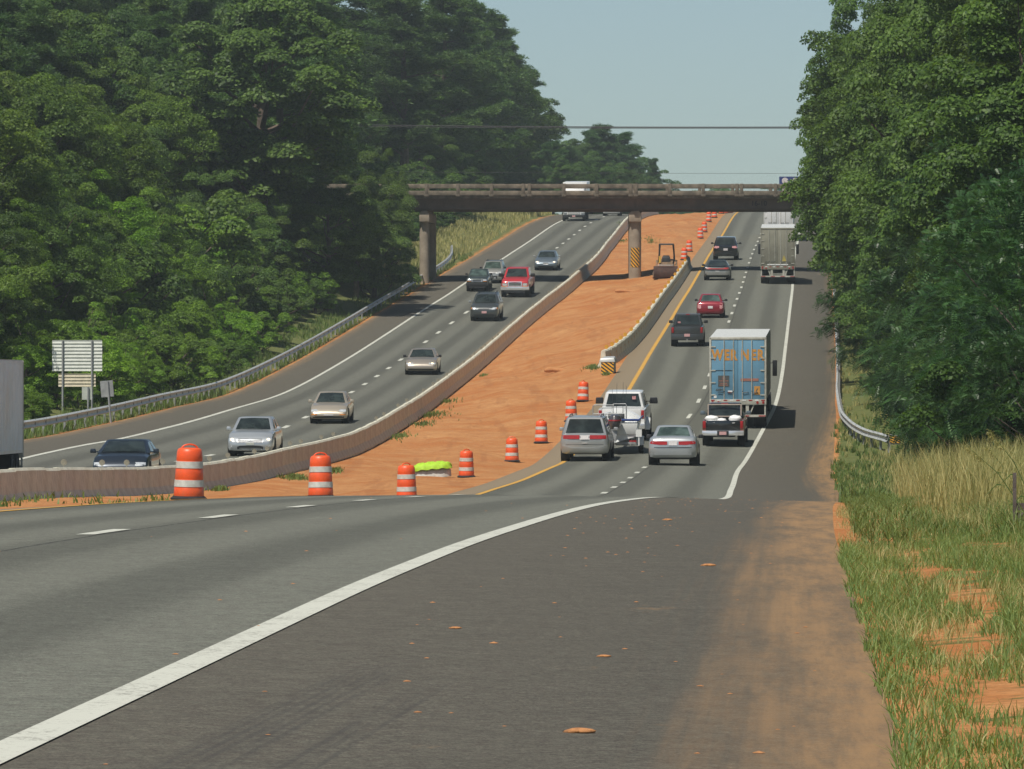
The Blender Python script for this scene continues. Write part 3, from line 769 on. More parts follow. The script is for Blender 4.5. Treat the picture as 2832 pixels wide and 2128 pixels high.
# ------------------------------------------------------------------ signs seen from behind, left
def sign_back(name, xc, ytop, ybot, wpx, z, label, posts_, ribs, m, lean=0, extra=None, single=False, post_top=None):
    s = z / F; X = (xc - CX) * s; gh = ground_h(X, z)
    e = tag(empty(name, (X, z, gh), (0, R(lean), 0)), label, 'road sign')
    w_ = wpx * s; zt = (CY - ytop) * s - gh; zb_ = (CY - ybot) * s - gh
    def panel(nm, w_, zt, zb_, ribs, mm):
        p = MB()
        if ribs:
            n = ribs; h = (zt - zb_) / n
            for i in range(n):
                z0 = zb_ + i * h
                p.hexa([(-w_ / 2, .0, z0 + .003), (w_ / 2, 0, z0 + .003), (w_ / 2, .06, z0 + .003), (-w_ / 2, .06, z0 + .003), (-w_ / 2, .035, z0 + h * .8), (w_ / 2, .035, z0 + h * .8), (w_ / 2, .06, z0 + h * .8), (-w_ / 2, .06, z0 + h * .8)])
                p.box((0, .035, z0 + h * .9), (w_, .05, h * .18))
        else: p.box((0, .03, (zt + zb_) / 2), (w_, .02, zt - zb_))
        return p.build(nm, mm, e, bevel=0)
    panel('sign_panel', w_, zt, zb_, ribs, m)
    if extra:
        yt, yb, wp, dx, rb, mm = extra
        o = panel('lower_panel', wp * s, (CY - yt) * s - gh, (CY - yb) * s - gh, rb, mm); o.location.x = dx * s
    for dx in posts_:
        top = zt if post_top is None else post_top
        MB().box((dx * s, -.02, top / 2 - .2), (.09, .05, top + .4)).box((dx * s, -.06, top / 2 - .2), (.03, .06, top + .4)).build('post', M['steel_d'], e)
    return e
sign_back('guide_sign', 213.5, 941, 1027, 138, 292, 'large ribbed aluminium guide sign seen from behind, with a smaller tan panel below', (-40, 41), 9, M['sign_back'], extra=(1034, 1070, 103, -.5, 4, M['sign_back_b']))
sign_back('small_sign', 240.5, 1071, 1106, 28, 288, 'small blank square sign behind the right post of the large guide sign', (3.5,), 0, M['sign_back'], post_top=None)
sign_back('leaning_sign', 304, 1053, 1098, 35, 284, 'small grey sign leaning left on a single post beside the guardrail', (3,), 0, M['steel_d'], lean=-5)

# blue logo sign beyond the bridge
z = 640.0; s = z / F; X = (2198 - CX) * s; gh = ground_h(X, z)
e = tag(empty('logo_sign', (X, z, gh)), 'blue roadside services sign with pale oval logos beyond the overpass', 'road sign')
M['blue'] = mat('blue_sign', (0.02, 0.035, 0.16), 0.4, var=.1); M['pale'] = mat('pale_logo', (0.6, 0.55, 0.55), 0.4)
zt = (CY - 489) * s - gh; zb_ = (CY - 534) * s - gh
MB().box((0, 0, (zt + zb_) / 2), (86 * s, .08, zt - zb_)).build('sign_panel', M['blue'], e)
for k, px in enumerate((-27, 2, 30)):
    for j, zz in enumerate((zt - .42, zt - 1.16)):
        MB().lathe([(0, -.06), (.32, -.06), (.32, -.04), (0, -.04)], (0, 0, 0), 18, 'Y').build('logo_oval', M['pale'], e).location = (px * s, 0, zz)
for px in (-30, 30): MB().box((px * s, .12, zt / 2), (.2, .2, zt)).build('post', M['steel_d'], e)

# ------------------------------------------------------------------ overhead cables on poles hidden in the trees
z = 545.0; s = z / F
for k, X in enumerate((-26.0, 62.0)):
    gh = ground_h(X, z); top = (CY - 340) * s
    e = tag(empty('utility_pole', (X, z, gh)), ('wooden utility pole in the woods left of the road' if k == 0 else 'wooden utility pole in the trees right of the road'), 'utility pole')
    MB().tube([(0, 0, -.5), (0, 0, top - gh + .6)], [.17, .11], 10).build('pole', M['wood'], e, smooth=True)
    MB().box((0, 0, top - gh), (.12, 2.2, .12)).build('crossarm', M['wood'], e)
def cable(y0, y1, dy, sag, rad, lab, x0=-26.0, x1=62.0):
    A = Vector((x0, z + dy, (CY - y0) * s)); B = Vector((x1, z + dy, (CY - y1) * s)); pts = []
    for t in np.linspace(0, 1, 41):
        p = A.lerp(B, t); p.z -= sag * 4 * t * (1 - t); pts.append(p)
    o = MB().tube(pts, rad, 5).build('power_cable', M['black_plastic'], None, smooth=True); tag(o, lab, 'power cable')
cable(341, 339, -.9, .40, .035, 'upper overhead cable of the close bundle above the bridge')
cable(344, 342, .0, .40, .022, 'middle overhead cable of the close bundle above the bridge')
cable(338, 336, .9, .48, .022, 'lower overhead cable of the close bundle above the bridge')
cable(470, 473, .3, .25, .013, 'faint single overhead cable low above the bridge')

# ------------------------------------------------------------------ dark post with a rail at the right edge
z = 66.0; s = z / F; X = (2806 - CX) * s; gh = ground_h(X, z)
e = tag(empty('fence_post', (X, z, gh)), 'dark weathered wooden post with a rail at the right edge in tall grass', 'post')
zt = (CY - 1308) * s - gh
MB().box((0, 0, zt / 2 - .1), (.035, .04, zt + .2)).build('post', M['wood'], e)
MB().box((.24, .02, (CY - 1402) * s - gh), (.45, .03, .075)).box((.24, .02, (CY - 1440) * s - gh), (.45, .025, .16)).build('rail', M['wood'], e)

# ------------------------------------------------------------------ vehicles
class Body:
    """lower body lofted through stations (y, half width, bottom, top)"""
    def __init__(s, st): s.st = st; s.y = np.array([a[0] for a in st]); s.w = np.array([a[1] for a in st]); s.b = np.array([a[2] for a in st]); s.t = np.array([a[3] for a in st])
    def at(s, y): return np.interp(y, s.y, s.w), np.interp(y, s.y, s.b), np.interp(y, s.y, s.t)
    def ring(s, y, w, b, t):
        h = t - b; hp = [(0, b), (.75 * w, b), (.94 * w, b + .05 * h), (w, b + .28 * h), (w, b + .52 * h), (.985 * w, b + .76 * h), (.945 * w, b + .91 * h), (.84 * w, b + .985 * h), (.45 * w, t + .012), (0, t + .02)]
        return [(x, y, z) for x, z in hp] + [(-x, y, z) for x, z in hp[-2:0:-1]]
    def mesh(s):
        ys = sorted(set(list(s.y) + list(np.linspace(s.y[0], s.y[-1], 24))))
        return MB().loft([s.ring(y, *[float(q_) for q_ in s.at(y)]) for y in ys])
    def surf(s, x, z, end):
        """y of the skin at (x, z) seen from the front (end=1) or rear (end=-1)"""
        ys = np.arange(s.y[-1], s.y[-1] - 1.6, -.01) if end > 0 else np.arange(s.y[0], s.y[0] + 1.6, .01)
        for y in ys:
            w, b, t = s.at(y); h = t - b
            zz = (z - b) / h if h > 0 else 2
            if zz < 0 or zz > 1: continue
            wm = w * np.interp(zz, [0, .05, .28, .52, .76, .91, .985, 1], [.75, .94, 1, 1, .985, .945, .84, .6])
            if abs(x) <= wm: return float(y)
        return float(ys[-1])

def feature(body, end, name, m, xs, z0, z1, parent, out=.012, mirror=False, sub=None, dep=.07):
    """a panel hugging the front or rear skin between heights z0 and z1 (numbers or lists along xs)"""
    res = []
    for sg in ((1, -1) if mirror else (1,)):
        xa = np.linspace(xs[0], xs[-1], 11)
        lo = np.interp(xa, xs, z0) if hasattr(z0, '__len__') else np.full(len(xa), z0)
        hi = np.interp(xa, xs, z1) if hasattr(z1, '__len__') else np.full(len(xa), z1)
        b = MB(); rings = []
        for x, l, h in zip(xa, lo, hi):
            zs = (l, (l + h) / 2, h); y3 = [body.surf(x, q_, end) + out * end for q_ in zs]
            ym = [y - dep * end for y in y3]
            rings.append([(x * sg, y3[0], zs[0]), (x * sg, y3[1], zs[1]), (x * sg, y3[2], zs[2]), (x * sg, ym[2], zs[2]), (x * sg, ym[1], zs[1]), (x * sg, ym[0], zs[0])])
        res.append(b.loft(rings).build(name, m, parent, smooth=True, sharp=40))
    return res

def panel(name, c, mg, off, m, parent, bulge=.02, nu=7, nv=4):
    bl, br, tr, tl = [Vector(p) for p in c]; l, r, bo, to = mg
    nrm = (br - bl).cross(tl - bl).normalized(); b = MB(); n0 = []
    for j in range(nv):
        v_ = bo + (1 - bo - to) * j / (nv - 1)
        for i in range(nu):
            u_ = l + (1 - l - r) * i / (nu - 1)
            # round the corners a little
            p = (bl.lerp(br, u_)).lerp(tl.lerp(tr, u_), v_)
            su, sv = math.sin(math.pi * i / (nu - 1)), math.sin(math.pi * j / (nv - 1))
            n0.append(p + nrm * (off + bulge * su * (.4 + .6 * sv)))
    fs = [(j * nu + i, j * nu + i + 1, (j + 1) * nu + i + 1, (j + 1) * nu + i) for j in range(nv - 1) for i in range(nu - 1)]
    k = len(n0); back = [p - nrm * (.03 + bulge) for p in n0]
    rim = [i for i in range(nu)] + [j * nu + nu - 1 for j in range(1, nv)] + [(nv - 1) * nu + i for i in range(nu - 2, -1, -1)] + [j * nu for j in range(nv - 2, 0, -1)]
    b.add([tuple(p) for p in n0 + back], fs + [(rim[i], rim[(i + 1) % len(rim)], rim[(i + 1) % len(rim)] + k, rim[i] + k) for i in range(len(rim))])
    return b.build(name, m, parent, smooth=True, sharp=50)

def wheels(e, L, tr, ax, rad=.33, wd=.215, rimm=None):
    proto = None
    for y in ax:
        for sg in (-1, 1):
            if proto is None:
                b = MB(); b.lathe([(rad * .55, -wd / 2), (rad * .93, -wd / 2), (rad, -wd * .33), (rad, wd * .33), (rad * .93, wd / 2), (rad * .55, wd / 2)], n=22, axis='X')
                t = b.build('wheel', M['tyre'], e, smooth=True, sharp=40)
                r = MB().lathe([(0, wd * .20), (rad * .2, wd * .34), (rad * .28, wd * .22), (rad * .54, wd * .30), (rad * .60, wd * .52), (rad * .56, -wd * .1), (0, -wd * .1)], n=20, axis='X').build('rim', rimm or M['rim'], t, smooth=True, sharp=30)
                proto = t
            else:
                t = proto.copy(); COL.objects.link(t); r = proto.children[0].copy(); COL.objects.link(r); r.parent = t
            t.location = (sg * (tr - wd / 2), y, rad); t.rotation_euler = (0, 0, 0 if sg > 0 else math.pi)
            t.parent = e

def arches(e, W, ax, rad):
    for y in ax:
        for sg in (-1, 1):
            b = MB(); b.lathe([(0, W / 2 - .32), (rad * 1.16, W / 2 - .32), (rad * 1.16, W / 2 + .002), (0, W / 2 + .002)] if sg > 0 else [(0, -W / 2 + .32), (rad * 1.16, -W / 2 + .32), (rad * 1.16, -W / 2 - .002), (0, -W / 2 - .002)], (0, y, rad + .02), 20, 'X')
            b.build('wheel_arch', M['under'], e, smooth=True, sharp=30)

def mirrors(e, x, y, z, m, big=1.0):
    for sg in (-1, 1):
        b = MB().box((sg * (x + .05), y, z - .03), (.14, .05, .04)).build('mirror', m, e)
        MB().box((0, 0, 0), (.20 * big, .10, .145 * big), taper=.85).build('mirror_housing', m, b, bevel=.03).location = (sg * (x + .17 * max(1, big * .8)), y, z)

def cabin(e, c, pm, gm, roof_m=None, win=True):
    """c: yr yf (belt), yr2 yf2 (roof), wb wt (half widths), zb zt"""
    yr, yf, yr2, yf2, wb, wt, zb, zt = c
    rise = .045
    b = MB(); rings = []
    def ring(w_, a, c_, z_):      # rounded plan
        k = .10; return [(w_ - k * .6, a, z_), (w_, a + k, z_), (w_, c_ - k, z_), (w_ - k, c_, z_), (-w_ + k, c_, z_), (-w_, c_ - k, z_), (-w_, a + k, z_), (-w_ + k * .6, a, z_)]
    rings = [ring(wb, yr, yf, zb - .08), ring(wb, yr, yf, zb), ring(wt + .015, yr2 + .0, yf2, zt - .05), ring(wt - .03, yr2 + .05, yf2 - .06, zt - .012), ring(wt - .22, yr2 + .28, yf2 - .3, zt + .004)]
    b.loft(rings); b.build('cabin', pm, e, smooth=True, sharp=32)
    B = [Vector((-wb, yr, zb)), Vector((wb, yr, zb)), Vector((wb, yf, zb)), Vector((-wb, yf, zb))]
    T = [Vector((-wt, yr2, zt - .05)), Vector((wt, yr2, zt - .05)), Vector((wt, yf2, zt - .05)), Vector((-wt, yf2, zt - .05))]
    panel('rear_window', (B[0], B[1], T[1], T[0]), (.085, .085, .06, .06), .012, gm, e, .05)
    panel('windshield', (B[2], B[3], T[3], T[2]), (.075, .075, .04, .05), .014, gm, e, .06)
    Ls = yf - yr
    for a, c_, p_, q_ in ((1, 2, 1, 2), (3, 0, 3, 0)):
        panel('side_window', (B[a], B[c_], T[c_], T[p_]), (.10, .52, .08, .10), .010, gm, e, .01, 5, 3)
        panel('side_window', (B[a], B[c_], T[c_], T[p_]), (.52, .12, .08, .10), .010, gm, e, .01, 5, 3)

def car(label, cat, W=1.8, H=1.45, L=4.7, hood=(.68, .98), deck=1.02, belt=.96, cab=None, pmat=None, gm=None, zb=.24, rear=None, front=None, rad=.32, mirror_m=None, rack=False, kind='sedan'):
    e = empty({'sedan': 'sedan', 'van': 'minivan', 'suv': 'suv'}[kind]); tag(e, label, cat)
    w = W / 2; h = L / 2
    if kind == 'sedan':
        st = [(-h, .74 * w, .42, deck - .34), (-h + .04, .86 * w, .32, deck - .14), (-h + .12, .95 * w, .27, deck - .04), (-h + .30, .99 * w, zb, deck), (-h + .75, w, zb, deck + .02),
              (0, w, zb, belt), (h - 1.35, w, zb, hood[1]), (h - .5, .985 * w, zb, (hood[0] + hood[1]) / 2 + .03), (h - .22, .96 * w, .22, hood[0]), (h - .08, .90 * w, .24, hood[0] - .10), (h, .78 * w, .34, hood[0] - .22)]
        cab = cab or (-h + .55, h - 1.45, -h + 1.25, h - 2.25, w * .90, w * .68, belt - .02, H)
    else:
        st = [(-h, .80 * w, .42, .90), (-h + .05, .92 * w, .33, deck), (-h + .15, .98 * w, .29, deck + .02), (-h + .4, w, zb, belt), (0, w, zb, belt), (h - 1.1, w, zb, hood[1]), (h - .45, .985 * w, zb, (hood[0] + hood[1]) / 2 + .04),
              (h - .18, .95 * w, .26, hood[0]), (h - .06, .88 * w, .28, hood[0] - .08), (h, .78 * w, .36, hood[0] - .20)]
        cab = cab or (-h + .07, h - 1.15, -h + .30, h - 1.95, w * .94, w * .74, belt - .02, H)
    B = Body(st); B.mesh().build('body', pmat, e, smooth=True, sharp=40)
    cabin(e, cab, pmat, gm or M['glass'])
    ax = (-h + .95, h - .92); arches(e, W, ax, rad); wheels(e, L, w - .01, ax, rad)
    MB().box((0, 0, zb - .01), (W * .7, L * .86, .08)).build('underbody', M['under'], e)
    mirrors(e, cab[4], cab[1] - .35, belt + .06, mirror_m or pmat)
    if rack:
        for sg in (-1, 1): MB().tube([(sg * cab[5] * .86, cab[2] + .3, H + .0), (sg * cab[5] * .86, cab[2] + .35, H + .06), (sg * cab[5] * .86, cab[3] - .4, H + .06), (sg * cab[5] * .86, cab[3] - .3, H)], .02, 6).build('roof_rail', M['trimb'], e, smooth=True)
    if rear: rear(B, e, w)
    if front: front(B, e, w)
    e['_L'] = L; e['_W'] = W; e['_ov'] = .95 - .0
    return e

def place(e, x, y, side, wpx=None, z=None, yaw=0.0, ov=.62, zlim=(.94, 1.08)):
    """put a vehicle so that its nearer end stands at photo pixel (x, y)"""
    L = e['_L']; W = e['_W']
    for k in ('_L', '_W', '_ov'):
        if k in e: del e[k]
    if z is None: X, Z, Hh = ray_ground(x, y)
    else: X, Z = (x - CX) * z / F, z
    s = 1.0
    if wpx: s = min(zlim[1], max(zlim[0], wpx * Z / F / W))
    fn = XNW if side == 'N' else XSD
    t = math.atan(slope(fn, Z)) + R(yaw)
    d = (L / 2 - ov) * s if L > 0 else 8.0
    cx_, cz_ = X + math.sin(t) * d, Z + math.cos(t) * d
    g0, g1 = ground_h(X, Z), ground_h(X + 2 * math.sin(t) * d, Z + 2 * d)
    p = math.atan2(g1 - g0, 2 * d)
    if L == 0: cx_, cz_, g1_ = X, Z, g1; 
    e.location = (cx_, cz_, (g0 + g1) / 2 + .01 if L > 0 else g0 + .01); e.scale = (s, s, s)
    e.rotation_euler = (p, 0, -t) if side == 'N' else (-p, 0, -t + math.pi)
    print('PLACE', e.name, round(Z, 1), round(s, 3))
    return e

silver = paint('silver_paint', (0.40, 0.41, 0.40), .5, .32); silver_b = paint('cool_silver_paint', (0.46, 0.49, 0.51), .5, .30)
grey_s = paint('grey_green_paint', (0.34, 0.37, 0.37), .5); gold = paint('champagne_paint', (0.48, 0.42, 0.33), .5); tan = paint('beige_paint', (0.36, 0.32, 0.27), .5)
navy = paint('dark_blue_paint', (0.025, 0.035, 0.05), .4); char = paint('charcoal_paint', (0.07, 0.08, 0.08), .4); dgreen = paint('dark_green_paint', (0.045, 0.06, 0.058), .35)
red = paint('red_paint', (0.48, 0.025, 0.03), .1); maroon = paint('maroon_paint', (0.28, 0.015, 0.03), .2); black = paint('black_paint', (0.015, 0.017, 0.02), .2, .2, 1.0); steelb = paint('steel_blue_paint', (0.16, 0.20, 0.23), .5)
white = paint('white_car_paint', (0.74, 0.75, 0.74), 0, .3); dgrey = paint('dark_grey_paint', (0.055, 0.06, 0.062), .3, .4)
brown = paint('brown_paint', (0.16, 0.05, 0.03), .1)

def plate(B, e, end, z, x=0, m='plate', out=.03): feature(B, end, 'licence_plate', M[m], [x - .155, x + .155], z - .08, z + .08, e, out)

# --- silver minivan
def r_van(B, e, w):
    feature(B, -1, 'tail_light', M['tail'], [.20, .55, .90], [.88, .88, .89], [1.035, 1.035, 1.03], e, .018, True)
    feature(B, -1, 'plate_recess', M['plate'], [-.20, .20], .86, 1.03, e, .012)
    plate(B, e, -1, .945)
    feature(B, -1, 'tailgate_handle', M['chrome'], [-.10, .10], .705, .73, e, .03)
    feature(B, -1, 'tailgate_seam', M['trimb'], [-.74, .74], .655, .668, e, .003)
    feature(B, -1, 'bumper', silver, [-.90, -.6, 0, .6, .90], [.36] * 5, [.64, .56, .53, .56, .64], e, .06)
o = car('silver minivan with long red tail lights and a wide dark rear window', 'minivan', 1.94, 1.74, 5.1, (.80, 1.06), 1.10, 1.10, None, silver, None, .32, r_van, None, .33, kind='van', rack=True)
place(o, 1619, 1276, 'N', 136)

# --- silver sedan, rear
def r_acc(B, e, w):
    feature(B, -1, 'tail_light', M['tail'], [.21, .5, .84], [.76, .755, .80], [.885, .895, .90], e, .014, True)
    plate(B, e, -1, .82)
    feature(B, -1, 'bumper', silver_b, [-.86, -.5, 0, .5, .86], [.38] * 5, [.66, .62, .62, .62, .66], e, .05)
    feature(B, -1, 'bumper_groove', M['trimb'], [-.70, .70], .655, .675, e, .02)
    feature(B, -1, 'emblem', M['chrome'], [-.03, .03], .93, .975, e, .012)
o = car('silver sedan with red wraparound tail lights, lowest car in the right hand lanes', 'sedan', 1.82, 1.46, 4.8, (.68, .98), 1.06, .98, (-1.82, .95, -1.0, .1, .80, .60, .98, 1.46), silver_b, M['glass_l'], .27, r_acc, None, .33, M['black_plastic'])
place(o, 1862, 1288, 'N', 136)

# --- red sedan, rear
def r_sen(B, e, w):
    feature(B, -1, 'tail_light', M['tail_clear'], [.60, .72, .83], [.62, .60, .66], [.98, .98, .90], e, .016, True)
    plate(B, e, -1, .70)
    feature(B, -1, 'plate_recess', maroon, [-.26, .26], .60, .62, e, .01)
    feature(B, -1, 'bumper', maroon, [-.83, -.4, 0, .4, .83], [.34] * 5, [.55, .52, .52, .52, .55], e, .05)
    feature(B, -1, 'emblem', M['chrome'], [-.05, .05], .92, .95, e, .012)
o = car('dark red sedan with a rounded boot and pale plate ahead of the dark pickup', 'sedan', 1.79, 1.51, 4.5, (.70, 1.0), 1.06, 1.0, (-1.75, .95, -1.05, .1, .80, .60, 1.0, 1.51), maroon, M['glass_l'], .26, r_sen, None, .32, M['black_plastic'])
place(o, 1965, 880, 'N', 76)

# --- silver coupe, rear
def r_cpe(B, e, w):
    feature(B, -1, 'tail_light_strip', M['tail'], [-.76, -.4, 0, .4, .76], [.74] * 5, [.86, .85, .84, .85, .86], e, .014)
    plate(B, e, -1, .55)
    feature(B, -1, 'bumper', silver, [-.84, -.4, 0, .4, .84], [.36] * 5, [.66, .62, .60, .62, .66], e, .05)
    MB().box((0, -2.08, 1.02), (1.35, .18, .035)).box((.5, -2.06, .96), (.05, .1, .12)).box((-.5, -2.06, .96), (.05, .1, .12)).build('spoiler', dgreen, e, bevel=.01)
o = car('low dark green coupe with a silver bumper at the bridge shadow, left lane', 'coupe', 1.80, 1.33, 4.4, (.62, .92), .95, .90, (-1.9, .85, -.85, .0, .80, .56, .90, 1.33), dgreen, M['glass'], .24, r_cpe, None, .32, M['black_plastic'])
place(o, 1984, 776, 'N', 74)

# --- black suv, rear
def r_suv(B, e, w):
    feature(B, -1, 'tail_light', M['tail_clear'], [.48, .66, .88], [.92, .88, .90], [1.03, 1.06, 1.06], e, .016, True)
    plate(B, e, -1, .80, m='plate')
    feature(B, -1, 'bumper', black, [-.88, -.4, 0, .4, .88], [.36] * 5, [.62, .58, .56, .58, .62], e, .06)
o = car('black suv with clear tail lights just below the bridge in the left lane', 'suv', 1.85, 1.70, 4.7, (.85, 1.08), 1.12, 1.12, None, black, M['glass'], .34, r_suv, None, .36, M['black_plastic'], kind='suv')
place(o, 2007, 720, 'N', 69)

# --- oncoming cars
def f_lights(B, e, w, lit, x0, x1, z0, z1, amber=None):
    feature(B, 1, 'headlight', M['lamp_on' if False else 'lamp'], [x0, (x0 + x1) / 2, x1], [z0, z0, z0 + .02], [z1, z1, z1 - .01], e, .014, True)
    if lit:
        for sg in (-1, 1):
            xm = sg * (x0 + x1) / 2 * 1.04; y = B.surf(abs(xm), (z0 + z1) / 2, 1)
            MB().lathe([(0, -.02), (.065, -.02), (.055, .022), (0, .03)], (xm, y, (z0 + z1) / 2), 12, 'Y').build('headlamp_bulb', M['lamp_on'], e, smooth=True)
    if amber: feature(B, 1, 'turn_signal', M['amber'], [amber[0], amber[1]], amber[2], amber[3], e, .014, True)
def f_ford(B, e, w):
    f_lights(B, e, w, True, .54, .86, .60, .75)
    feature(B, 1, 'grille', M['chrome'], [-.52, .52], .575, .75, e, .016)
    for k in range(3): feature(B, 1, 'grille_slot', M['trimb'], [-.48, .48], .59 + k * .053, .608 + k * .053, e, .022)
    feature(B, 1, 'lower_intake', M['trimb'], [-.52, -.4, .4, .52], [.30] * 4, [.40, .44, .44, .40], e, .012)
    feature(B, 1, 'bumper_trim', M['chrome'], [-.78, -.6, 0, .6, .78], [.38, .25, .235, .25, .38], [.42, .28, .262, .28, .42], e, .03)
    feature(B, 1, 'licence_plate', M['sign_back'], [-.16, .16], .47, .56, e, .03)
o = car('silver sedan with a bright chrome grille and lit headlights behind the barrier wall', 'sedan', 1.89, 1.56, 5.1, (.80, 1.04), 1.06, 1.04, (-2.0, 1.15, -1.2, .35, .84, .66, 1.04, 1.56), silver_b, M['glass'], .23, None, f_ford, .34, silver_b)
place(o, 697, 1263, 'S', 130, ov=.9)
def f_max(B, e, w):
    f_lights(B, e, w, False, .42, .80, .54, .66, (.52, .80, .40, .45))
    feature(B, 1, 'grille', M['chrome'], [-.33, -.25, .25, .33], [.57, .53, .53, .57], [.65, .655, .655, .65], e, .016)
    feature(B, 1, 'grille_mesh', M['trimb'], [-.26, .26], .56, .62, e, .022)
    feature(B, 1, 'licence_plate', M['plate'], [-.22, .22], .385, .43, e, .03)
    feature(B, 1, 'lower_intake', M['trimb'], [-.72, -.3, .3, .72], [.27] * 4, [.34, .35, .35, .34], e, .012)
o = car('champagne coloured sedan with pale mirrors, between the bright silver and the beige oncoming cars', 'sedan', 1.77, 1.41, 4.77, (.66, .93), .98, .93, None, gold, M['glass'], .22, None, f_max, .32, gold)
place(o, 912, 1172, 'S', 106, ov=.9)
def f_tau(B, e, w):
    f_lights(B, e, w, True, .42, .82, .58, .69)
    a = np.linspace(-.33, .33, 9); zz = np.sqrt(np.clip(1 - (a / .335) ** 2, 0, 1))
    feature(B, 1, 'oval_grille', M['trimb'], list(a), list(.63 - .075 * zz), list(.63 + .075 * zz), e, .016)
    feature(B, 1, 'emblem', M['chrome'], [-.10, .10], .605, .655, e, .026)
    feature(B, 1, 'lower_intake', M['trimb'], [-.72, .72], .26, .33, e, .012)
    feature(B, 1, 'bumper_trim', tan, [-.80, -.5, .5, .80], [.37] * 4, [.42] * 4, e, .03)
o = car('beige sedan with an oval grille and lit headlights near the long barrier wall', 'sedan', 1.85, 1.42, 5.0, (.70, .96), 1.0, .96, None, tan, M['glass'], .22, None, f_tau, .32, M['black_plastic'])
place(o, 1166, 1037, 'S', 90, ov=.9)
def f_out(B, e, w):
    f_lights(B, e, w, False, .46, .82, .76, .90)
    feature(B, 1, 'grille', M['chrome'], [-.43, -.34, .34, .43], [.80, .74, .74, .80], [.92, .93, .93, .92], e, .014)
    feature(B, 1, 'grille_mesh', M['trimb'], [-.36, .36], .76, .90, e, .020)
    feature(B, 1, 'licence_plate', M['plate_r'], [-.16, .16], .52, .66, e, .03)
    feature(B, 1, 'lower_intake', M['trimb'], [-.74, .74], .33, .46, e, .012)
    feature(B, 1, 'turn_signal', M['amber'], [.78, .86], .78, .88, e, .016, True)
o = car('grey green wagon with roof rails and a pink front plate, below the red pickup', 'station wagon', 1.82, 1.68, 4.7, (.92, 1.12), 1.14, 1.12, (-2.2, 1.2, -1.95, .55, .84, .66, 1.12, 1.68), char, M['glass'], .32, None, f_out, .35, grey_s, True, kind='suv')
place(o, 1342, 888, 'S', 79, ov=.9)
def f_xtr(B, e, w):
    f_lights(B, e, w, False, .48, .80, .86, .98)
    feature(B, 1, 'grille', M['chrome'], [-.40, .40], .80, .97, e, .012)
    feature(B, 1, 'grille_mesh', M['trimb'], [-.34, .34], .84, .90, e, .02)
    feature(B, 1, 'lower_intake', M['trimb'], [-.46, .46], .40, .62, e, .012)
    for k in (-.26, 0, .26): feature(B, 1, 'driving_lamp', M['lamp'], [k - .09, k + .09], .42, .50, e, .03)
o = car('silver suv half hidden behind the dark green pickup, in the outer oncoming lane', 'suv', 1.82, 1.78, 4.6, (.98, 1.20), 1.2, 1.20, None, silver, M['glass_l'], .36, None, f_xtr, .36, M['black_plastic'], True, kind='suv')
place(o, 1362, 784, 'S', 60, ov=.9, zlim=(.9, 1.08))
def f_blu(B, e, w):
    f_lights(B, e, w, True, .44, .82, .60, .72)
    feature(B, 1, 'grille', M['chrome'], [-.28, -.16, .16, .28], [.58, .48, .48, .58], [.72, .73, .73, .72], e, .014)
    feature(B, 1, 'grille_mesh', M['trimb'], [-.20, .20], .54, .68, e, .02)
    feature(B, 1, 'lower_intake', M['trimb'], [-.6, .6], .26, .36, e, .012)
o = car('blue grey sedan with lit round headlights just below the bridge shadow', 'sedan', 1.80, 1.44, 4.7, (.72, .98), 1.0, .98, None, steelb, M['glass'], .22, None, f_blu, .32, silver)
place(o, 1511, 748, 'S', 64, ov=.9)
o = car('dark blue sedan mostly hidden by the barrier wall and the nearest drum', 'sedan', 1.84, 1.38, 4.9, (.72, .96), 1.0, .96, (-1.9, 1.15, -1.1, .2, .86, .66, .96, 1.38), navy, M['glass'], .22, None, lambda B, e, w: (f_lights(B, e, w, False, .5, .84, .56, .68), feature(B, 1, 'grille', M['chrome'], [-.3, .3], .56, .70, e, .016)), .32, navy)
place(o, 338, 1300, 'S', None, z=211, ov=.9)
o = car('small white sedan far off, just visible under the bridge beam', 'sedan', 1.8, 1.42, 4.6, (.7, .95), 1.0, .95, None, white, M['glass'], .22, None, lambda B, e, w: f_lights(B, e, w, False, .5, .8, .56, .68), .32)
place(o, 1692, 595, 'S', None, z=668, ov=.9)
o = car('dark sedan far off, just visible under the bridge beam beside the white truck', 'sedan', 1.8, 1.42, 4.6, (.7, .95), 1.0, .95, None, navy, M['glass'], .22, None, lambda B, e, w: f_lights(B, e, w, False, .5, .8, .56, .68), .32)
place(o, 1652, 596, 'S', None, z=684, ov=.9)

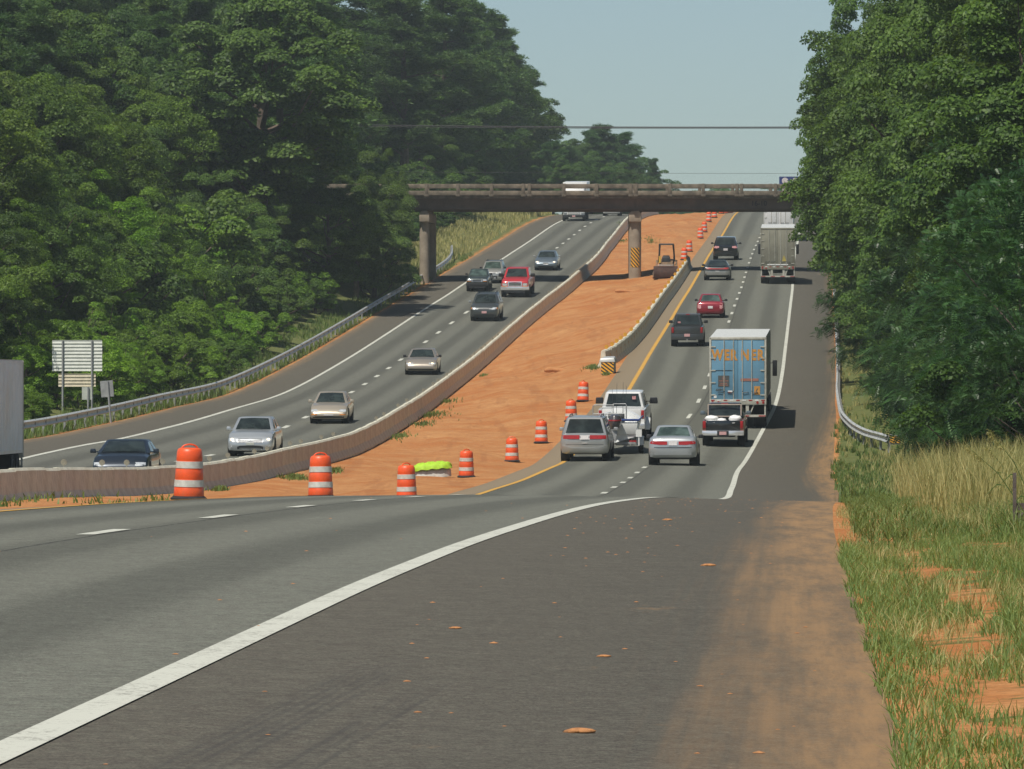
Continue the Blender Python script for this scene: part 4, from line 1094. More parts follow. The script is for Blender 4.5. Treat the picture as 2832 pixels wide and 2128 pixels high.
# --- pickups
def pickup(label, W, H, L, pmat, hood, belt, cabl, rear=None, front=None, rad=.38, gm=None, mm=None, side_m=None, zb=.42, bedz=None, big=1.0, bw=None, crew=0.0):
    e = tag(empty('pickup_truck'), label, 'pickup truck'); w = W / 2; h = L / 2; bz_ = bedz or belt - .02
    yc = -h + 2.0 - crew       # rear of the cab
    st = [(yc, w * .97, zb, belt), (yc + .2, w * .98, zb, belt), (h - 1.5, w * .98, zb, hood[1]), (h - .5, w * .97, zb, (hood[0] + hood[1]) / 2 + .04), (h - .12, w * .95, zb - .04, hood[0]), (h - .03, w * .92, zb - .02, hood[0] - .05), (h, w * .86, zb + .04, hood[0] - .12)]
    B = Body(st); B.mesh().build('body', pmat, e, smooth=True, sharp=40)
    cabin(e, (yc + .02, h - 1.55, yc + .16, h - 2.35, w * .90, w * .74, belt - .02, H), pmat, gm or M['glass'])
    # bed: floor, two walls, tailgate
    bm_ = side_m or pmat
    stb = [(-h + .04, w * .955), (-h + .25, w * .985), (yc - .06, w * .98)]
    for sg in (-1, 1):
        b = MB(); rings = []
        for y, ww in stb:
            x1 = ww * sg; x0 = (ww - .14) * sg
            rings.append([(x0, y, zb + .05), (x1 * .985, y, zb), (x1, y, zb + .25), (x1, y, bz_ - .12), (x1 * .985, y, bz_ - .02), (x0 + .02 * sg, y, bz_), (x0, y, bz_ - .03)])
        b.loft(rings).build('bed_side', bm_, e, smooth=True, sharp=40)
    MB().box((0, (-h + yc) / 2, zb + .22), (W * .86, yc + h - .1, .06)).build('bed_floor', M['under'], e)
    bwd = w * .955 - .16
    MB().box((0, -h + .05, (zb + .18 + bz_) / 2), (2 * bwd + .01, .09, bz_ - zb - .18)).build('tailgate', pmat, e, bevel=.02)
    st2 = Body([(-h - .06, w * .80, zb - .06, zb + .13), (-h, w * .93, zb - .08, zb + .16), (-h + .3, w * .97, zb - .08, zb + .16)])
    ax = (-h + 1.15, h - .95); wheels(e, L, w - .02, ax, rad, .25)
    arches(e, W * .99, ax, rad)
    MB().box((0, 0, zb - .02), (W * .55, L * .9, .14)).build('chassis', M['under'], e)
    mirrors(e, w * .9, h - 1.85, belt + .12, mm or pmat, big)
    if rear: rear(B, e, w, h, zb, bz_, bwd)
    if front: front(B, e, w)
    e['_L'] = L; e['_W'] = W; return e
def tail_pair(e, w, h, z0, z1, xw=.13, m='tail'):
    for sg in (-1, 1): MB().box((sg * (w * .955 - .075), -h + .045, (z0 + z1) / 2), (xw, .05, z1 - z0)).build('tail_light', M[m], e, bevel=.02)
def rbump(e, w, h, z, m, ht=.18, wk=.97):
    b = MB(); rings = []
    for x in np.linspace(-1, 1, 9):
        y = -h - .13 + .10 * abs(x) ** 3; rings.append([(x * w * wk, y, z), (x * w * wk, y - .02, z + ht * .5), (x * w * wk, y + .02, z + ht), (x * w * wk, y + .2, z + ht), (x * w * wk, y + .2, z)])
    b.loft(rings).build('rear_bumper', m, e, smooth=True, sharp=40)

def r_dk(B, e, w, h, zb, bz_, bwd):
    tail_pair(e, w, h, .78, 1.10); rbump(e, w, h, .40, dgrey, .32)
    MB().box((0, -h - .17, .66), (.32, .02, .16)).build('licence_plate', M['plate_r'], e)
    MB().lathe([(0, -.05), (.035, -.03), (.035, .03), (0, .05)], (0, -h - .2, .40), 10).build('tow_ball', M['chrome'], e, smooth=True)
    MB().box((0, -h + 2.0 + .18, H_ - .035), (.22, .05, .05)).build('brake_light', M['tail'], e)
    MB().box((-.5, -h + 2.0 - .01, belt_ + .14), (.16, .01, .10)).build('window_sticker', M['tail_clear'], e)
H_, belt_ = 1.78, 1.16
o = pickup('dark grey pickup with a tow ball, left of the blue trailer', 1.88, H_, 5.3, dgrey, (1.0, 1.16), 1.16, 0, r_dk, None, .36, M['glass'], M['black_plastic'], zb=.44, bedz=1.14, big=1.15)
place(o, 1901, 959, 'N', 91)
def r_bk(B, e, w, h, zb, bz_, bwd):
    tail_pair(e, w, h, .80, 1.12); rbump(e, w, h, .50, M['chrome'], .2)
    MB().box((0, -h - .16, .58), (.5, .03, .24)).build('bumper_step', M['trimb'], e)
    MB().box((0, -h - .19, .60), (.31, .02, .14)).build('licence_plate', M['plate_r'], e)
    MB().box((0, -h + 2.0 + .17, H_ - .03), (.3, .05, .05)).build('brake_light', M['tail'], e)
    MB().box((.72, -h + 1.99, H_ - .3), (.05, .04, .5)).box((-.72, -h + 1.99, H_ - .3), (.05, .04, .5)).box((0, -h + 1.99, H_ - .06), (1.4, .04, .05)).box((0, -h + 1.99, belt_ + .04), (1.4, .04, .05)).build('headache_rack', paint('tan_trim', (.5, .42, .36), 0), e)
H_, belt_ = 1.80, 1.18
o = pickup('black pickup with white sacks in its bed, right behind the blue trailer', 1.86, H_, 5.3, black, (1.02, 1.18), 1.18, 0, r_bk, None, .38, M['glass'], steelb, brown, zb=.5, bedz=1.14, big=1.2)
pk = place(o, 2001, 1236, 'N', 118)
# white sacks in the bed and over the tailgate
for k, (x, y, zz, sx, sz) in enumerate([(-.50, -2.35, 1.22, .62, .24), (.52, -2.32, 1.20, .58, .30), (-.06, -2.42, 1.13, .42, .20), (-.45, -2.46, 1.06, .68, .18), (.42, -2.47, 1.04, .5, .16)]):
    b = MB(); rings = []
    for i in range(9):
        t = -1 + i / 4; q_ = (1 - abs(t) ** 4) ** .35 + .08
        rings.append([(t * sx / 2, .16 * q_ * math.cos(a) * (1 + .1 * math.sin(3 * a + i)), sz / 2 * q_ * math.sin(a) * (1 + .12 * math.sin(2 * a + i * 1.3))) for a in np.linspace(0, 2 * math.pi, 13)[:-1]])
    o = b.loft(rings).build('white_sack', M['white_p'], None, smooth=True, sharp=0)
    o.matrix_world = pk.matrix_basis @ Matrix.Translation((x, y, zz))
    tag(o, ['white sack at the upper left in the black pickup bed', 'white sack at the upper right in the black pickup bed', 'small white sack in the middle of the black pickup bed', 'long flat white sack lying left over the black tailgate', 'short white sack lying right over the black tailgate'][k], 'sack', 'white sacks in the black pickup')

def f_250(B, e, w):
    feature(B, 1, 'grille', M['chrome'], [-.50, .50], .78, 1.12, e, .03)
    feature(B, 1, 'grille_mesh', M['trimb'], [-.43, .43], .84, 1.05, e, .036)
    feature(B, 1, 'grille_bar', M['chrome'], [-.43, .43], .93, .965, e, .045)
    f_lights(B, e, w, False, .56, .88, .82, 1.0)
    feature(B, 1, 'turn_signal', M['amber'], [.56, .88], .76, .81, e, .016, True)
def f_bumper(e, w, h, z, m, ht=.24):
    b = MB(); rings = []
    for x in np.linspace(-1, 1, 9):
        y = h + .13 - .10 * abs(x) ** 3; rings.append([(x * w, y, z), (x * w, y + .03, z + ht * .5), (x * w, y, z + ht), (x * w, y - .25, z + ht), (x * w, y - .25, z)])
    b.loft(rings).build('front_bumper', m, e, smooth=True, sharp=40)
    MB().box((0, h + .12, z - .10), (w * 1.5, .06, .16)).build('air_dam', M['trimb'], e)
o = pickup('bright red heavy pickup with a big chrome grille, left of the barrier wall', 2.02, 1.98, 5.9, red, (1.16, 1.36), 1.36, 0, None, f_250, .41, M['glass'], M['black_plastic'], zb=.56, big=1.7, crew=.3)
f_bumper(o, 1.0, 2.95, .52, M['chrome'])
text_mesh('FORD  4x4', .11, 'windshield_strip', M['white_p'], o, (0, .68, 1.87), (R(60), 0, math.pi)) if False else None
place(o, 1427, 822, 'S', 79, ov=1.0)
def f_rng(B, e, w):
    feature(B, 1, 'grille', M['chrome'], [-.42, .42], .74, 1.0, e, .03)
    feature(B, 1, 'grille_mesh', M['trimb'], [-.36, .36], .84, .92, e, .036)
    feature(B, 1, 'grille_mesh', M['trimb'], [-.36, .36], .76, .81, e, .036)
    f_lights(B, e, w, False, .48, .80, .84, .98)
    feature(B, 1, 'turn_signal', M['amber'], [.48, .82], .78, .83, e, .016, True)
o = pickup('small dark green pickup with a chrome grille, left of the red pickup', 1.76, 1.66, 5.0, dgreen, (1.02, 1.16), 1.16, 0, None, f_rng, .35, M['glass_l'], M['black_plastic'], zb=.44)
f_bumper(o, .86, 2.5, .46, M['trimb'], .2)
place(o, 1322, 806, 'S', 60, ov=1.0)
def r_wh(B, e, w, h, zb, bz_, bwd):
    tail_pair(e, w, h, .95, 1.30); rbump(e, w, h, .52, M['chrome'], .22)
    MB().box((.45, -h + 2.3 - .62, belt_ + .38), (.16, .01, .14)).build('window_sticker', M['tail_clear'], e)
    for sg in (-1, 1):      # flared rear fenders
        b = MB(); rings = []
        for t in np.linspace(0, math.pi, 9): rings.append([(sg * (w - .05), -h + 1.15 + .55 * math.cos(t), .45 + .55 * math.sin(t)), (sg * (w + .16), -h + 1.15 + .50 * math.cos(t), .45 + .48 * math.sin(t)), (sg * (w + .15), -h + 1.15 + .44 * math.cos(t), .45 + .40 * math.sin(t)), (sg * (w - .05), -h + 1.15 + .44 * math.cos(t), .45 + .40 * math.sin(t))])
        b.loft(rings).build('fender', white, e, smooth=True, sharp=40)
H_, belt_ = 1.98, 1.36
o = pickup('white crew cab pickup towing the fishing boat', 2.02, 1.98, 6.2, white, (1.16, 1.36), 1.36, 0, r_wh, None, .41, M['glass'], M['black_plastic'], zb=.56, big=1.8, crew=.3)
place(o, 1722, 1180, 'N', None, z=274.5, ov=1.0)

# --- boat on its trailer
zt0 = 264.0; Xb = (1701 - CX) * zt0 / F
tw = math.atan(slope(XNW, zt0)); pitch = math.atan2(ground_h(Xb + .4, zt0 + 6) - ground_h(Xb, zt0), 6)
def towed(name, label, cat, ht=0.0, dy=0.0):
    e = tag(empty(name, (Xb + math.sin(tw) * dy, zt0 + dy, ground_h(Xb, zt0) + math.tan(pitch) * dy + ht), (pitch, 0, -tw)), label, cat); return e
e = towed('boat_trailer', 'dark boat trailer with small wheels under the white fishing boat', 'trailer')
b = MB(); 
for sg in (-1, 1): b.box((sg * .55, 2.3, .42), (.08, 5.2, .10))
for y in (-.2, 1.4, 3.0): b.box((0, y, .40), (1.5, .08, .08))
b.box((0, 6.0, .42), (.1, 2.6, .1)); b.build('frame', M['steel_d'], e)
wheels(e, 5, 1.12, (.75,), .30, .2)
for sg in (-1, 1):
    b = MB(); rings = []
    for t in np.linspace(.1, math.pi - .1, 9): rings.append([(sg * .84, .75 + .40 * math.cos(t), .30 + .40 * math.sin(t)), (sg * 1.14, .75 + .40 * math.cos(t), .30 + .40 * math.sin(t)), (sg * 1.14, .75 + .37 * math.cos(t), .30 + .37 * math.sin(t)), (sg * .84, .75 + .37 * math.cos(t), .30 + .37 * math.sin(t))])
    b.loft(rings).build('mudguard', M['white_p'], e, smooth=True, sharp=40)
    MB().box((sg * .74, -.35, .52), (.28, .06, .10)).build('tail_light', M['tail'], e)
MB().box((0, -.36, .46), (1.7, .06, .09)).build('light_bar', M['steel_d'], e)
MB().box((.98, -.30, .86), (.24, .03, .30)).box((.98, -.28, .6), (.05, .04, .5)).build('guide_board', M['white_p'], e)
e = towed('fishing_boat', 'white fishing boat with blue gunwale stripe and outboard motor, towed behind the white pickup', 'boat', 0, -.25)
hull = MB(); rings = []
for t in np.linspace(0, 1, 12):
    y = 5.6 * t; ww = .98 * (1 - t ** 2.6) ** .75 + .02; keel = .46 + .50 * t ** 3; ch = .70 + .35 * t ** 2.2; gz = 1.36 + .22 * t ** 2
    hp = [(0, keel), (ww * .80, ch), (ww * .9, ch + .04), (ww, gz - .10), (ww, gz), (ww - .09 if ww > .12 else ww * .3, gz), (ww - .10 if ww > .12 else ww * .3, gz - .45), (0, gz - .45)]
    rings.append([(x, y, z_) for x, z_ in hp] + [(-x, y, z_) for x, z_ in hp[-2:0:-1]])
hull.loft(rings).build('hull', M['white_p'], e, smooth=True, sharp=35)
MB().hexa([(-.86, -.05, .80), (.86, -.05, .80), (.86, .07, .80), (-.86, .07, .80), (-.95, -.10, 1.30), (.95, -.10, 1.30), (.95, .02, 1.30), (-.95, .02, 1.30)]).build('transom', M['white_p'], e, bevel=.02)
M['blue_s'] = mat('blue_vinyl', (.03, .06, .22), .35); MB().box((0, -.04, 1.39), (1.98, .22, .09)).build('gunwale_stripe', M['blue_s'], e, bevel=.03)
MB().box((-.30, .0, 1.42), (.48, .3, .10)).build('cooler', M['white_p'], e, bevel=.02)
for sg in (-1, 1): MB().box((sg * 1.0, 1.6, 1.40), (.04, 3.3, .06)).build('rub_rail', M['blue_s'], e)
MB().hexa([(-.30, 2.3, 1.0), (.30, 2.3, 1.0), (.28, 2.9, 1.0), (-.28, 2.9, 1.0), (-.26, 2.35, 1.75), (.26, 2.35, 1.75), (.22, 2.7, 1.75), (-.22, 2.7, 1.75)]).build('console', M['white_p'], e, bevel=.04)
MB().hexa([(-.35, 1.3, 1.0), (.35, 1.3, 1.0), (.35, 1.8, 1.0), (-.35, 1.8, 1.0), (-.33, 1.32, 1.5), (.33, 1.32, 1.5), (.33, 1.45, 1.62), (-.33, 1.45, 1.62)]).build('seat', M['trimb'], e, bevel=.04)
b = MB()
b.tube([(-.90, .35, 1.38), (-.90, .35, 1.94), (-.86, .35, 1.98), (-.05, .35, 1.98)], .020, 6).tube([(-.9, .35, 1.62), (-.05, .35, 1.62)], .02, 6)
b.tube([(-.08, .5, 1.4), (-.08, .5, 2.02), (.42, .5, 2.02), (.45, .5, 1.98), (.45, .5, 1.4)], .022, 6).tube([(-.08, .5, 1.62), (.45, .5, 1.62)], .02, 6)
b.build('railing', M['steel_d'], e, smooth=True)
b = MB()
for x, y, h in ((-.14, .6, 2.6), (.04, .7, 2.85), (.30, .6, 2.9), (.42, .7, 2.75)): b.tube([(x, y, 1.4), (x + .02, y + .05, h)], [.011, .005], 5)
b.build('fishing_rods', M['black_plastic'], e)
mt = empty('outboard_motor'); mt.parent = e; mt.location = (.03, -.42, 0)
b = MB(); rings = []
for zz, a, c_ in ((1.02, .15, .22), (1.12, .22, .30), (1.28, .27, .36), (1.45, .265, .36), (1.58, .20, .28), (1.64, .10, .14)):
    rings.append([(a * math.cos(t), c_ * math.sin(t), zz) for t in np.linspace(0, 2 * math.pi, 17)[:-1]])
M['cowl'] = mat('dark_grey_cowling', (.06, .055, .06), .2, coat=.8); b.loft(rings).build('cowling', M['cowl'], mt, smooth=True, sharp=30)
b = MB(); b.lathe([(.275, -.028), (.279, -.02), (.279, .02), (.275, .028)], (0, 0, 0), 20); o = b.build('red_stripe', M['tail'], mt, smooth=True); o.scale = (1, 1.34, 1); o.location = (0, 0, 1.40)
MB().hexa([(-.05, -.18, .42), (.05, -.18, .42), (.05, .15, .42), (-.05, .15, .42), (-.11, -.16, 1.05), (.11, -.16, 1.05), (.11, .2, 1.05), (-.11, .2, 1.05)]).build('leg', M['steel_d'], mt, bevel=.02)
MB().lathe([(0, -.30), (.06, -.22), (.075, -.05), (.06, .16), (0, .24)], (0, 0, .50), 12, 'Y').build('gearcase', M['steel_d'], mt, smooth=True)
b = MB()
for k in range(3):
    a = k * 2 * math.pi / 3 + .4; b.hexa([(.03 * math.cos(a) + .02, -.33, .5 + .03 * math.sin(a)), (.03 * math.cos(a) - .02, -.30, .5 + .03 * math.sin(a)), (.03 * math.cos(a) - .02, -.28, .5 + .03 * math.sin(a)), (.03 * math.cos(a) + .02, -.31, .5 + .03 * math.sin(a)),
           (.17 * math.cos(a) + .05, -.35, .5 + .17 * math.sin(a)), (.17 * math.cos(a + .5), -.30, .5 + .17 * math.sin(a + .5)), (.17 * math.cos(a + .5), -.29, .5 + .17 * math.sin(a + .5)), (.17 * math.cos(a) + .05, -.34, .5 + .17 * math.sin(a))])
b.build('propeller', M['steel'], mt)
mt.rotation_euler = (R(0), 0, 0)

# --- semi trailers
M['trail_blue'] = mat('trailer_blue', (.13, .29, .42), .45, var=.08, scale=1.5, dirt=(.16, .20, .22, .35))
M['trail_grey'] = mat('dirty_trailer_doors', (.23, .225, .175), .7, var=.12, scale=1.2, dirt=(.12, .11, .085, .7))
M['trail_white'] = mat('white_trailer_doors', (.72, .73, .74), .4, var=.05)
M['trail_side'] = mat('corrugated_trailer_side', (.88, .88, .88), .5, var=.04, scale=1.2, dirt=(.80, .70, .60, .5))
M['trail_roof'] = mat('trailer_roof', (.66, .68, .66), .5, metal=.2, var=.08)
M['frame_w'] = mat('grimy_white_frame', (.46, .46, .40), .6, var=.15, dirt=(.25, .23, .18, .6))
M['gold'] = mat('gold_lettering', (.56, .27, .055), .5); M['sign_dk'] = mat('dark_placard', (.075, .085, .085), .6); M['rust_txt'] = mat('rust_lettering', (.33, .14, .10), .6)
def semi(label, door, frame, Lb=14.6, W=2.55, zf=1.20, zt=4.08, decor=None, tractor=True, tract_m=None, side_m=None, rear_lights=True):
    e = tag(empty('trailer_truck'), label, 'semi truck'); w = W / 2; y0 = 0.0
    b = MB(); b.box((0, Lb / 2 + .03, (zf + zt) / 2), (W - .04, Lb, zt - zf)); b.build('box', side_m or frame, e, bevel=.02)
    MB().box((0, Lb / 2, zt + .012), (W - .06, Lb - .1, .02)).build('roof', M['trail_roof'], e)
    n = 36     # side ribs
    for sg in (-1, 1):
        b = MB()
        for k in range(n): b.box((sg * (w - .012), .4 + (Lb - .6) * k / n, (zf + zt) / 2), (.03, .06, zt - zf - .2))
        b.build('side_ribs', side_m or frame, e)
    b = MB(); b.box((0, -.01, zt - .05), (W, .1, .11)).box((0, -.02, zf - .02), (W, .12, .24))
    for sg in (-1, 1): b.box((sg * (w - .04), -.01, (zf + zt) / 2), (.085, .1, zt - zf))
    b.build('rear_frame', frame, e, bevel=.012)
    for sg in (-1, 1):
        d = MB().box((sg * (w - .09) / 2, -.015, (zf + .10 + zt - .11) / 2), (w - .10, .05, zt - zf - .22)).build('door', door, e, bevel=.008)
        b = MB()
        for x in (.20, .62): b.tube([(sg * x, -.065, zf - .02), (sg * x, -.065, zt - .12)], .020, 6)
        b.build('lock_rods', M['frame_w'], d, smooth=True)
        b = MB()
        for zz in (zf + .3, zf + .85, zf + 1.4, zf + 1.95, zt - .42): b.box((sg * (w - .16), -.055, zz), (.22, .03, .05))
        b.build('hinges', M['frame_w'], d)
        b = MB()
        for x in (.20, .62): b.tube([(sg * x, -.08, zf + .48), (sg * (x + .02), -.09, zf + .40), (sg * (x + .24), -.085, zf + .43), (sg * (x + .28), -.08, zf + .38)], .016, 5)
        b.build('handle', M['trimb'], d, smooth=True)
    for k, x in enumerate(np.linspace(-w + .15, w - .15, 9)):
        MB().box((x, -.086, zf + .06), ((W - .1) / 9 * .6, .012, .045)).build('reflective_tape', M['tail' if k % 2 == 0 else 'white_p'], e)
    for sg in (-1, 1):
        for k, x in enumerate((w - .14, w - .40)):
            MB().lathe([(0, -.10), (.055, -.10), (.06, -.07), (0, -.07)], (sg * x, 0, zf - .04), 12, 'Y').build('tail_light', M['tail'], e, smooth=True)
    b = MB(); b.box((0, -.03, .56), (W * .96, .07, .10))
    for sg in (-1, 1): b.box((sg * .42, .0, .85), (.14, .10, .6)).hexa([(sg * .52 - .03, -.02, .6), (sg * .52 + .03, -.02, .6), (sg * .52 + .03, .08, .6), (sg * .52 - .03, .08, .6), (sg * .52 + .22 * sg - .03, -.02, 1.12), (sg * .52 + .22 * sg + .03, -.02, 1.12), (sg * .52 + .22 * sg + .03, .08, 1.12), (sg * .52 + .22 * sg - .03, .08, 1.12)]).box((sg * (w - .06), 0, .84), (.06, .08, .62))
    b.build('underride_guard', M['frame_w'], e)
    b = MB()
    for k, x in enumerate(np.linspace(-w + .2, w - .2, 7)):
        if k % 2 == 0: b.box((x, -.07, .56), (.3, .012, .05))
    b.build('guard_tape', M['tail'], e)
    wheels(e, 0, w - .02, (1.3, 2.55), .52, .56, M['rim'])
    for sg in (-1, 1): MB().box((sg * (w - .32), 3.35, .55), (.6, .02, .8)).build('mudflap', M['rubber'], e)
    MB().box((0, 1.9, .95), (.9, 3.4, .3)).box((0, Lb - 3.4, .9), (.5, .2, .7)).build('bogie', M['under'], e)
    if tractor:
        t = empty('tractor'); t.parent = e; t.location = (0, Lb + .3, 0); tm = tract_m or white
        b = MB(); b.hexa([(-1.2, .9, .9), (1.2, .9, .9), (1.2, 3.6, .9), (-1.2, 3.6, .9), (-1.18, .9, 3.0), (1.18, .9, 3.0), (1.0, 3.1, 2.75), (-1.0, 3.1, 2.75)])
        b.hexa([(-1.0, 3.5, .8), (1.0, 3.5, .8), (.85, 5.3, .7), (-.85, 5.3, .7), (-.95, 3.5, 1.85), (.95, 3.5, 1.85), (.7, 5.2, 1.45), (-.7, 5.2, 1.45)])
        b.hexa([(-1.15, .9, 3.0), (1.15, .9, 3.0), (1.0, 2.9, 2.8), (-1.0, 2.9, 2.8), (-1.1, .9, 3.85), (1.1, .9, 3.85), (.8, 1.6, 3.7), (-.8, 1.6, 3.7)])
        b.build('cab', tm, t, bevel=.06)
        panel('windshield', ((-1.05, 3.62, 1.9), (1.05, 3.62, 1.9), (.95, 3.12, 2.65), (-.95, 3.12, 2.65))[::-1], (.05, .05, .05, .05), .03, M['glass'], t, .04)
        wheels(t, 0, 1.22, (.3, 1.45, 4.6), .50, .5)
        MB().box((0, 2.2, .75), (.9, 5.6, .3)).build('chassis', M['under'], t)
        for sg in (-1, 1):
            MB().box((sg * 1.42, 3.3, 2.15), (.22, .12, .75)).box((sg * 1.3, 3.3, 2.4), (.25, .04, .04)).build('mirror', M['black_plastic'], t, bevel=.02)
    if decor: decor(e, w, zf, zt)
    e['_L'] = 0.0; e['_W'] = W; return e

def dec_blue(e, w, zf, zt):
    y = -.045
    def tx(s, size, x, z, m, sx=1.0, bold=.01):
        return text_mesh(s, size, 'lettering', m, e, (x, y, z), sx=sx, bold=bold)
    # each letter on its door, split by the centre gap like the doors
    for s, x in (('W', -.92), ('E', -.50), ('R', -.20), ('N', .32), ('E', .70), ('R', 1.01)):
        tx(s, .64, x, 3.27, M['gold'], .74, .032)
    b = MB().box((-.64, y - .004, 2.12), (.50, .012, .50)); b.build('dark_placard', M['sign_dk'], e)
    for k, zz in enumerate((2.30, 2.22, 2.13, 2.02, 1.94)): MB().box((-.64, y - .012, zz), ((.12, .16, .42, .30, .38)[k], .006, .035)).build('placard_line', M['rust_txt'], e)
    MB().box((.52, y - .004, 2.18), (.80, .012, .12)).build('orange_strip', M['rust_txt'], e)
    MB().box((.86, y - .004, 1.70), (.26, .012, .38)).build('yellow_sticker', M['gold'], e)
    MB().prism([(.78, 1.62), (.86, 1.80), (.90, 1.78), (.84, 1.64), (.92, 1.58)], y - .014, y - .011).build('sticker_figure', M['sign_dk'], e)
    tx('44962', .17, -.80, 1.72, M['sign_dk'], .9, .004)
    MB().box((-.35, y - .004, 1.66), (.20, .012, .07)).build('white_sticker', M['white_p'], e)
    MB().box((-.35, y - .004, 1.60), (.20, .012, .03)).build('red_sticker', M['tail'], e)
    MB().box((-.68, y - .004, 2.60), (.86, .014, .018)).build('door_strap', M['trimb'], e)
    MB().box((-1.02, y - .004, 1.42), (.12, .012, .12)).build('white_sticker', M['white_p'], e)
o = semi('blue semi trailer with WERNER in gold letters across its rear doors', M['trail_blue'], M['frame_w'], Lb=14.0, decor=dec_blue, tract_m=paint('tractor_blue', (.03, .08, .16), .2), side_m=M['frame_w'])
place(o, 2041, 1186, 'N', 157, yaw=-.9, ov=-.0, zlim=(.97, 1.05)); o.rotation_euler.x = .034
def dec_grey(e, w, zf, zt):
    MB().prism([(.32, 1.66), (.62, 1.66), (.56, 1.9), (.44, 2.1), (.36, 1.9)], -.06, -.046).build('yellow_sticker', mat('faded_yellow', (.42, .34, .08), .6), e)
    MB().box((0, -.05, 1.42), (1.5, .03, .08)).build('bumper_strip', M['white_p'], e)
o = semi('grimy grey box trailer with dirt covered doors, ahead of the blue trailer', M['trail_grey'], M['trail_grey'], Lb=12.5, W=2.5, decor=dec_grey, tract_m=white, side_m=M['frame_w'])
place(o, 2151, 787, 'N', 94, ov=-.0, zlim=(.97, 1.03))
o = semi('white semi trailer under the bridge, ahead of the grimy grey trailer', M['trail_white'], M['white_p'], Lb=14.6, W=2.6, tract_m=white, side_m=M['trail_white'])
place(o, 2153, 667, 'N', 81, ov=-.0, zlim=(.95, 1.05))

# --- trailer leaving the picture at the left edge (oncoming): its rear corner is what shows
o = semi('long ribbed grey box trailer cut by the left edge of the picture', M['trail_white'], M['frame_w'], Lb=14.6, W=2.55, zf=1.0, zt=3.92, tract_m=white, side_m=M['trail_side'])
del o['_L'], o['_W']
z = 206.0; t = math.atan(slope(XSD, 195.)); X = (66 - CX) * z / F
o.location = (X - 1.28, z, (CY - 998) * z / F - 3.92); o.rotation_euler = (0, 0, -t + math.pi)

# --- white box truck beyond the bridge (oncoming)
e = tag(empty('box_truck'), 'white box truck beyond the bridge, seen above and below the beam', 'box truck')
MB().box((0, -2.3, 2.45), (2.42, 5.6, 2.75)).build('cargo_box', M['white_p'], e, bevel=.05)
MB().hexa([(-1.1, .5, .55), (1.1, .5, .55), (1.05, 2.9, .5), (-1.05, 2.9, .5), (-1.1, .5, 1.5), (1.1, .5, 1.5), (1.0, 2.85, 1.25), (-1.0, 2.85, 1.25)]).hexa([(-1.05, .5, 1.5), (1.05, .5, 1.5), (1.05, 1.9, 1.42), (-1.05, 1.9, 1.42), (-.95, .5, 2.35), (.95, .5, 2.35), (.9, 1.2, 2.3), (-.9, 1.2, 2.3)]).build('cab', M['white_p'], e, bevel=.06)
MB().hexa([(-1.1, .55, 2.4), (1.1, .55, 2.4), (.95, 1.3, 2.4), (-.95, 1.3, 2.4), (-1.1, .55, 3.6), (1.1, .55, 3.6), (.9, .75, 3.5), (-.9, .75, 3.5)]).build('wind_deflector', M['white_p'], e, bevel=.06)
panel('windshield', ((1.0, 1.93, 1.45), (-1.0, 1.93, 1.45), (-.88, 1.22, 2.28), (.88, 1.22, 2.28)), (.04, .04, .05, .05), .03, M['glass'], e, .03)
MB().box((0, 2.93, .88), (1.2, .05, .42)).build('grille', M['chrome'], e); MB().box((0, 2.96, .50), (2.15, .14, .26)).build('bumper', M['trimb'], e, bevel=.02)
for sg in (-1, 1):
    MB().box((sg * .86, 2.93, .9), (.3, .06, .24)).build('headlight', M['lamp'], e)
    MB().box((sg * 1.3, 1.7, 1.75), (.18, .1, .4)).box((sg * 1.15, 1.7, 1.9), (.2, .04, .04)).build('mirror', M['trimb'], e)
MB().box((0, 3.04, .5), (.32, .01, .15)).build('licence_plate', M['plate_r'], e)
wheels(e, 0, 1.15, (-3.2, 2.0), .45, .3); MB().box((0, -1, .75), (1.0, 7, .3)).build('chassis', M['under'], e)
e['_L'] = 6.0; e['_W'] = 2.42; place(e, 1588, 612, 'S', 67, ov=1.0, zlim=(.9, 1.1))

# --- track loader on the clay
X, Z, H = ray_ground(1841, 771)
e = tag(empty('track_loader', (X, Z, H), (0, 0, R(-4))), 'muddy yellow track loader with a rusty bucket parked on the clay under the bridge', 'track loader')
b = MB(); n = 13
prof = [(.0, .08), (-.10, .02), (-.28, .10), (-.36, .30), (-.34, .52), (-.22, .74), (.02, .92), (.10, .92), (-.12, .70), (-.24, .50), (-.25, .30), (-.18, .16), (.0, .12)]
b.loft([[(x, y, z_) for y, z_ in prof] for x in (-.86, .86)])
for sg in (-1, 1): b.prism([(0, 0)] * 3, 0, 0) if False else b.add([(sg * .86, y, z_) for y, z_ in prof[:7]] + [(sg * .89, y, z_) for y, z_ in prof[:7]], [tuple(range(7)), tuple(range(13, 6, -1))] + [(i, i + 7, (i + 1) % 7 + 7, (i + 1) % 7) for i in range(7)])
b.build('bucket', M['bucket'], e, smooth=True, sharp=35)
MB().tube([(-.6, -.22, .98), (.6, -.22, .98)], .03, 6).build('bucket_bar', M['steel_d'], e)
for sg in (-1, 1):
    MB().hexa([(sg * .72 - .07, .1, .45), (sg * .72 + .07, .1, .45), (sg * .72 + .07, 1.6, 1.15), (sg * .72 - .07, 1.6, 1.15), (sg * .72 - .07, .1, .65), (sg * .72 + .07, .1, .65), (sg * .72 + .07, 1.6, 1.4), (sg * .72 - .07, 1.6, 1.4)]).build('lift_arm', M['mach'], e, bevel=.02)
    b = MB(); pr_ = [(.35, .12), (.5, .0), (2.3, .0), (2.5, .2), (2.4, .5), (1.9, .62), (.6, .5)]
    b.loft([[(sg * .80 + dx, y, z_) for y, z_ in pr_] for dx in (-.18, .18)]); b.build('track', M['mach'], e, bevel=.03)
